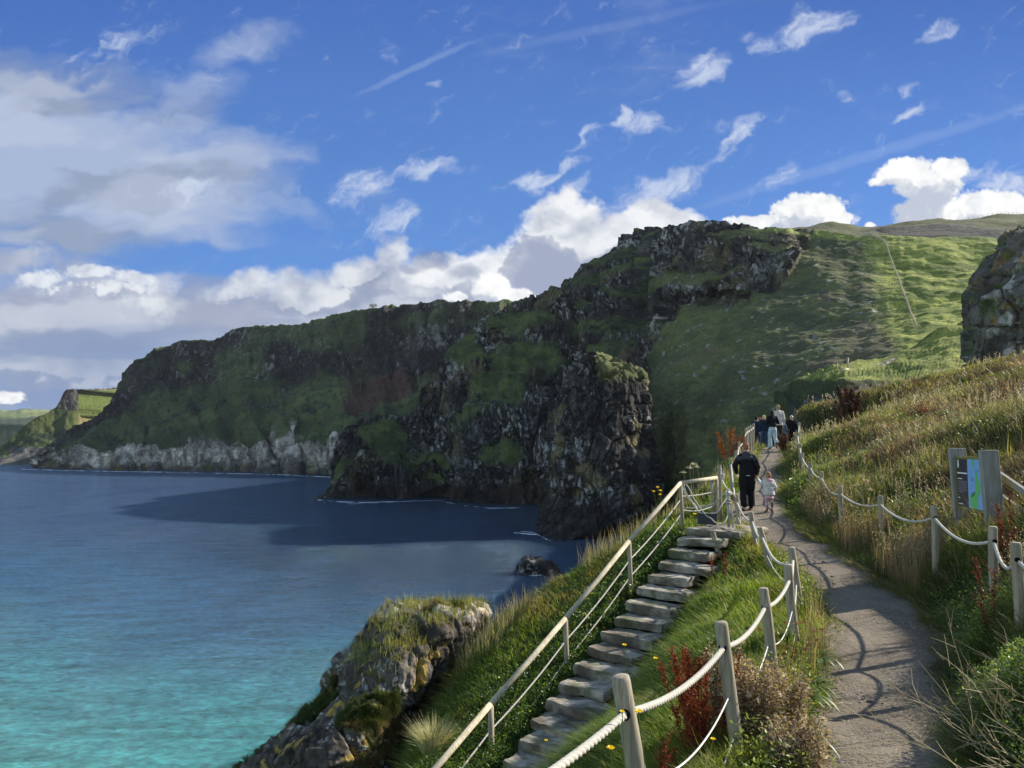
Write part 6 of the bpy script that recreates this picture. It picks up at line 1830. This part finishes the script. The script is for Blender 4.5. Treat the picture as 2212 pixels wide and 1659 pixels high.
def person(pos, h, face, label, J, wear, vox=.012, child=False, name='person'):
    """J: joints in a frame for a 1.75 m figure, x right, y forward; wear: list of garments"""
    k = h / 1.75
    e = empty(name, tuple(pos), label, 'person', None, face)
    e.scale = (k, k, k)
    hs = 1.28 if child else 1.
    HC = np.array(J['head']); NK = np.array(J['neck']); PV = np.array(J['pelvis'])
    fw = J.get('bulk', 1.)
    b = MB()
    # head with face
    up = HC - NK; up /= np.linalg.norm(up)
    b.ball(HC + (0, 0, .015 * hs), np.array([.074, .092, .098]) * hs, ONE, 20, 14)
    b.ball(HC + np.array([0, .022, -.055]) * hs, np.array([.056, .066, .062]) * hs, ONE, 16, 10)
    b.ball(HC + np.array([0, .098, -.018]) * hs, np.array([.012, .020, .024]) * hs, ONE, 8, 6)      # nose
    for s_ in (-1, 1):
        b.ball(HC + np.array([s_ * .077, .0, -.01]) * hs, np.array([.012, .022, .033]) * hs, ONE, 8, 6)
        b.ball(HC + np.array([s_ * .030, .082, .022]) * hs, np.array([.022, .014, .008]) * hs, ONE, 8, 6)  # brows
    b.ball(HC + np.array([0, .088, -.062]) * hs, np.array([.024, .010, .010]) * hs, ONE, 8, 6)       # lips
    cap(b, HC - up * .05, NK - up * .03, .050 * fw, .060 * fw)
    CH = lerp3(PV, NK, .66)
    b.ball(CH, (.155 * fw, .105 * fw, .20), ONE, 18, 12); b.ball(lerp3(PV, NK, .32), (.135 * fw, .100 * fw, .17), ONE, 18, 12); b.ball(PV, (.150 * fw, .115 * fw, .12), ONE, 18, 12)
    for s_, S_ in ((-1, 'L'), (1, 'R')):
        sh, el, wr = [np.array(J[q + S_], float) for q in ('sh', 'el', 'wr')]
        hp, kn, an, to = [np.array(J[q + S_], float) for q in ('hp', 'kn', 'an', 'to')]
        cap(b, lerp3(NK, sh, .3), sh, .055 * fw, .052 * fw); cap(b, sh, el, .048 * fw, .038, .044); cap(b, el, wr, .039, .025, .036)
        # hand: palm, four fingers and a thumb
        d_ = wr - el; d_ /= np.linalg.norm(d_); fwd = np.array(J.get('hd' + S_, d_ + np.array([0, .12, 0]))); fwd = fwd / np.linalg.norm(fwd)
        sd = np.cross(fwd, np.array([s_ * 1., 0, 0])); sd /= np.linalg.norm(sd) + 1e-9; nrm_ = np.cross(fwd, sd)
        pc = wr + fwd * .048
        b.tube([wr, wr + fwd * .03, wr + fwd * .085], [.024, .034, .030], 10, ONE)
        for q, (o_, ln) in enumerate(((-.027, .066), (-.009, .076), (.009, .071), (.026, .056))):
            r0 = wr + fwd * .082 + sd * o_; cr = nrm_ * (-s_) * .0
            inn = np.array([-s_ * 1., 0, 0])
            m1 = r0 + fwd * ln * .5 + inn * .010; m2 = r0 + fwd * ln * .85 + inn * .030
            b.tube([r0 - fwd * .012, m1, m2], [.0105, .0095, .008], 8, ONE); b.ball(m2, .008, ONE, 7, 5)
        t0 = wr + fwd * .03 + sd * -.028; t1 = t0 + fwd * .03 + sd * -.024; t2 = t1 + fwd * .028
        b.tube([t0, t1, t2], [.012, .0105, .009], 8, ONE); b.ball(t2, .009, ONE, 7, 5)
        cap(b, hp, kn, .078 * fw, .052, .070 * fw); cap(b, kn, an, .050, .036, .052); cap(b, an + (0, -.035, -.045), to, .036, .028)
    remesh('body', b, skin_m, e, vox * .75, 3)
    for g in wear:
        kind, mt = g[0], g[1]
        c = MB(); fold = .0
        if kind == 'jacket':
            ex, hem = g[2], g[3]          # thickness, hem height (fraction towards the pelvis, below 0 = lower)
            w_ = fw * (1 + ex * 2.2)
            c.ball(CH + (0, 0, .02), (.172 * w_, .118 * w_, .21), ONE, 20, 12)
            c.ball(lerp3(PV, NK, .36), (.158 * w_, .118 * w_, .19), ONE, 20, 12)
            hm = PV + np.array([0, 0, hem]); c.tube([lerp3(PV, NK, .45), lerp3(PV, NK, .2), hm], [.150 * w_, .152 * w_, .160 * w_], 24, ONE)
            for s_, S_ in ((-1, 'L'), (1, 'R')):
                sh, el, wr = [np.array(J[q + S_], float) for q in ('sh', 'el', 'wr')]
                cap(c, lerp3(NK, sh, .25) - (0, 0, .02), sh, .065 * w_, .066 * w_); cap(c, sh, el, .064 * w_, .055 * w_); cap(c, el, wr - (wr - el) * .04, .056 * w_, .040 * w_)
            c.tube([NK - up * .06, NK + up * .035], [.078 * fw, .070 * fw], 14, ONE); fold = .008
        elif kind == 'hood':
            c.ball(NK + np.array([0, -.085 * fw, -.02]), (.105 * fw, .06, .085), ONE, 16, 10); c.ball(NK + np.array([0, -.06, .03]), (.085, .06, .05), ONE, 14, 9)
        elif kind == 'yoke':
            c.ball(NK + np.array([0, -.030, -.10]), (.178 * fw, .125 * fw, .085), ONE, 20, 12)
            for s_, S_ in ((-1, 'L'), (1, 'R')):
                sh, el = np.array(J['sh' + S_]), np.array(J['el' + S_]); cap(c, sh + (0, 0, -.005), lerp3(sh, el, .18), .074 * fw, .074 * fw)
        elif kind == 'trousers':
            ex = g[2]; flare = g[3] if len(g) > 3 else 0.; lo_ = g[4] if len(g) > 4 else 1.
            c.ball(PV - (0, 0, .02), (.162 * fw + ex * .4, .128 * fw + ex * .4, .13), ONE, 18, 12)
            c.ball(PV + np.array([0, -.03, -.06]), (.150 * fw + ex * .4, .115 * fw, .11), ONE, 18, 12)
            for S_ in 'LR':
                hp, kn, an = [np.array(J[q + S_], float) for q in ('hp', 'kn', 'an')]
                cap(c, hp, kn, .088 * fw + ex * .5, .062 + ex, .080 * fw + ex)
                if lo_ > 0: c.tube([kn, lerp3(kn, an, .5), lerp3(kn, an, lo_)], [.062 + ex, .060 + ex + flare * .4, .052 + ex + flare], 14, ONE)
            fold = .007
        elif kind == 'skirt':
            c.tube([PV + (0, 0, .05), PV - (0, 0, .06), PV - (0, 0, .20)], [.12, .165, .20], 22, ONE); fold = .02
        elif kind == 'shoes':
            hi = g[2] if len(g) > 2 else .0
            for S_ in 'LR':
                an, to = np.array(J['an' + S_]), np.array(J['to' + S_]); dn = np.array([0, 0, -.048])
                hl = an + (an - to) * .25 + dn * .8
                cap(c, hl, lerp3(hl, to, .6), .042, .044); cap(c, lerp3(hl, to, .6), to + (to - an) * .1, .044, .034)
                cap(c, an + dn * .5, an + np.array([0, 0, .02 + hi]), .045, .050)
        elif kind == 'hair':
            st = g[2]
            hr_ = HC + np.array([0, -.018, .022]) * hs
            c.ball(hr_, np.array([.082, .094, .098]) * hs, ONE, 18, 12)
            if st == 'short':
                c = MB(); c.ball(HC + np.array([0, -.016, .034]) * hs, np.array([.080, .092, .090]) * hs, ONE, 18, 12); c.ball(HC + np.array([0, -.040, -.02]) * hs, np.array([.070, .062, .070]) * hs, ONE, 16, 10)
            if st in ('long', 'bob'):
                ln = .30 if st == 'long' else .16
                for q in range(7):
                    a = math.pi + (q - 3) * .36
                    t0 = HC + np.array([.062 * math.sin(a) * -1, .062 * math.cos(a), .03]) * hs
                    c.tube([t0, t0 + np.array([0, -.012, -ln * .5]), t0 * np.array([1, 1, 1]) + np.array([0, -.015, -ln])], [.034 * hs, .036 * hs, .018], 8, ONE)
            if st == 'long':
                c.tube([HC + (0, -.085, .0), NK + (0, -.11, -.06), NK + (0.01, -.125, -.26)], [.045, .040, .014], 10, ONE)
            fold = .004
        elif kind == 'glasses':
            for s_ in (-1, 1):
                c.ball(HC + np.array([s_ * .032, .088, .004]), (.028, .012, .020), ONE, 12, 8)
            c.tube([HC + (-.078, .02, .006), HC + (-.060, .080, .006), HC + (.060, .080, .006), HC + (.078, .02, .006)], .006, 6, ONE)
        elif kind == 'stripe':
            for s_, S_ in ((-1, 'L'), (1, 'R')):
                hp, kn, an = [np.array(J[q + S_], float) for q in ('hp', 'kn', 'an')]
                off = np.array([s_ * .092, 0, 0]); cc_ = MB()
                p_ = smooth_path([hp + off * 1.08 * fw, kn + off * .95, lerp3(kn, an, .8) + off * .90], 8)
                cc_.tube(p_, .011, 6, ONE); o = cc_.build('side_stripe', mt, e)
            continue
        elif kind == 'bits':
            for q in g[2]:
                cc_ = MB(); cc_.box(q[0], (q[1], 0, 0), (0, .004, 0), (q[3], 0, q[2]), ONE, .001); cc_.build(q[4] if len(q) > 4 else 'reflective_strip', mt, e)
            continue
        nm = {'glasses': 'sunglasses', 'yoke': 'jacket_yoke'}.get(kind, kind)
        if kind == 'jacket': nm = g[4] if len(g) > 4 else 'jacket'
        remesh(nm, c, mt, e, vox, 3 if kind != 'glasses' else 1,
               (lambda P, f_=fold: (fbm(P * np.array([1, 1, 1.6]), .09, 3, 5) - .5) * 2 * f_ + (fbm(P, .03, 2, 9) - .5) * f_ * .5) if fold else None)
    return e

def pose(**kw):
    J = dict(head=(0, .02, 1.63), neck=(0, 0, 1.47), pelvis=(0, 0, .95),
             shL=(-.17, 0, 1.42), shR=(.17, 0, 1.42), elL=(-.22, -.04, 1.13), elR=(.22, -.04, 1.13), wrL=(-.22, .05, .88), wrR=(.22, .05, .88),
             hpL=(-.085, 0, .90), hpR=(.085, 0, .90), knL=(-.095, .03, .49), knR=(.095, .03, .49), anL=(-.095, -.02, .10), anR=(.095, -.02, .10),
             toL=(-.11, .14, .035), toR=(.11, .14, .035))
    J.update(kw)
    return J
def cloth(name, c, var=.15, rough=.85): return simple_mat(name, c, rough, .15, var, 9., .3, 60.)
black = cloth('black_fabric', (.012, .012, .014)); greyb = cloth('charcoal_fabric', (.055, .055, .065)); navy = cloth('navy_fabric', (.018, .024, .045))
jean_l = cloth('pale_denim', (.42, .50, .56)); jean_d = cloth('dark_denim', (.035, .06, .11)); beige = cloth('beige_knit', (.55, .49, .42)); brownt = cloth('dark_brown_cloth', (.05, .04, .035))
pink = cloth('pink_cloth', (.66, .36, .42)); whitef = cloth('white_trim', (.75, .75, .74)); gingr = cloth('ginger_hair', (.26, .12, .06), .35); blond = cloth('blond_hair', (.55, .40, .20), .4)
lbrown = cloth('light_brown_hair', (.33, .20, .10), .4); dkhair = cloth('dark_hair', (.025, .016, .012), .3); greyh = cloth('white_hair', (.72, .70, .67), .2); boot = cloth('brown_leather', (.14, .08, .055)); redh = cloth('red_scarf', (.30, .05, .05))
# cream cloth with small dark print
m_pr, t, b = material('printed_cream_cloth', .8, .2)
tc = t.new('ShaderNodeTexCoord').outputs['Object']
n_ = t.noise(t.vm('MULTIPLY', tc, (1, 1, .55)), 42., 3, .6, .8)
t.put(b.inputs['Base Color'], t.mix(t.ramp(n_, .50, .56), (.74, .70, .63), (.24, .22, .21)))

def gpos(px, d, feet=None):
    x = (px - 1106) / F * d
    return np.array([x, d, float(gz(x, d)) + .035])
gm = gpos(1610.5, 20.6); gc = gpos(1656, 20.25)
man_h = 1.80
person(gm, man_h, R(-8), 'adult in black hooded jacket with charcoal shoulders, holding a small child by the hand',
       pose(head=(0, .09, 1.615), neck=(0, .03, 1.45), bulk=1.14, shL=(-.185, .0, 1.355), shR=(.185, .0, 1.355), elL=(-.31, -.03, 1.14), wrL=(-.24, .16, .96),
            elR=(.27, -.03, 1.13), wrR=(.245, .0, .93), knL=(-.10, -.02, .50), anL=(-.10, -.15, .13), toL=(-.11, -.01, .035), knR=(.10, .08, .50), anR=(.095, .06, .10), toR=(.10, .22, .035)),
       [('trousers', black, .034, .014), ('jacket', black, .040, -.03), ('yoke', greyb), ('hood', greyb), ('hair', gingr, 'short'), ('shoes', black), ('stripe', whitef),
        ('bits', whitef, [((-.0, -.178, .90), .045, .010, -.012)])], .0095)
gy_o = (gm - gc)
hand = np.array([gm[0] + .26 * man_h / 1.75, gm[1] + .03, gm[2] + .84 * man_h / 1.75])
kc = 1.07 / 1.75
hl = (hand - gc) / kc
person(gc, 1.07, 0, 'small child in patterned cream coat and pink skirt beside the adult in black',
       pose(head=(0, .0, 1.58), neck=(0, 0, 1.36), pelvis=(0, 0, .80), bulk=1.34, shL=(-.16, 0, 1.30), shR=(.16, 0, 1.30), elL=(-.30, .02, 1.18), wrL=tuple(hl + np.array([.04, -.02, -.08])), hdL=(-.3, .1, .9),
            elR=(.26, -.06, 1.06), wrR=(.31, .06, .87), hpL=(-.08, 0, .80), hpR=(.08, 0, .80), knL=(-.09, .02, .46), knR=(.10, .06, .46), anR=(.11, -.10, .22), toR=(.11, -.08, .10), anL=(-.09, -.02, .10), toL=(-.10, .14, .035)),
       [('trousers', cloth('muted_pink_leggings', (.50, .36, .38)), .006, .0, .8), ('skirt', pink), ('jacket', m_pr, .09, -.06, 'coat'), ('hood', pink), ('hair', lbrown, 'bob'), ('shoes', boot, .16)], .011, True)
walkB = dict(knL=(-.09, .10, .50), anL=(-.09, .10, .10), toL=(-.10, .25, .035), knR=(.09, -.04, .50), anR=(.09, -.26, .26), toR=(.09, -.22, .10))
person(gpos(1668, 33.7), 1.72, 0, 'walker with long dark hair, black top and pale blue jeans, rear foot lifted',
       pose(elR=(.27, .02, 1.18), wrR=(.16, .20, 1.22), elL=(-.25, .0, 1.16), wrL=(-.14, .20, 1.18), **walkB),
       [('trousers', jean_l, .012, .03), ('jacket', black, .05, .06, 'top'), ('hair', dkhair, 'long'), ('shoes', black)])
person(gpos(1681, 35.), 1.86, 0, 'tallest walker, short cropped hair, beige jumper and dark trousers',
       pose(bulk=1.08), [('trousers', brownt, .012, .005), ('jacket', beige, .035, -.08, 'jumper'), ('hair', lbrown, 'short'), ('shoes', whitef)])
person(gpos(1690, 36.), 1.28, 0, 'shorter fair-haired walker in dark coat just right of the tallest walker',
       pose(head=(0, 0, 1.60)), [('trousers', black, .012, .005), ('jacket', cloth('blue_denim_coat', (.09, .13, .19), .5), .05, -.10), ('hair', blond, 'short'), ('shoes', black)], .012, True)
person(gpos(1633, 38.), 1.78, R(-35), 'leftmost of the group at the crest, short dark hair and navy jacket',
       pose(bulk=1.1, elR=(.25, .05, 1.15), wrR=(.16, .22, 1.05)), [('trousers', navy, .014, .008), ('jacket', navy, .045, -.06), ('hair', dkhair, 'short'), ('shoes', black)])
person(gpos(1641, 38.9), 1.70, R(25), 'walker mostly hidden at the crest, red scarf showing between two others',
       pose(), [('trousers', jean_l, .012, .008), ('jacket', redh, .04, -.06), ('hair', gingr, 'short'), ('shoes', black)])
person(gpos(1650, 37.), 1.63, R(-6), 'blonde walker in navy jacket and dark blue jeans with back turned at the crest',
       pose(knL=(-.12, .02, .49), anL=(-.15, -.02, .1), toL=(-.17, .13, .035)), [('trousers', jean_d, .012, .01), ('jacket', navy, .05, -.04), ('hair', blond, 'bob'), ('shoes', black)])
person(gpos(1709, 38.3), 1.74, math.pi + R(-12), 'white-haired walker with sunglasses and black jacket coming towards the camera',
       pose(head=(0, .10, 1.60), neck=(0, .03, 1.46), bulk=1.08, elL=(-.26, -.02, 1.14), wrL=(-.30, .10, .92)), [('trousers', black, .014, .008), ('jacket', black, .05, -.05), ('hair', greyh, 'short'), ('glasses', dark_m), ('shoes', black)])
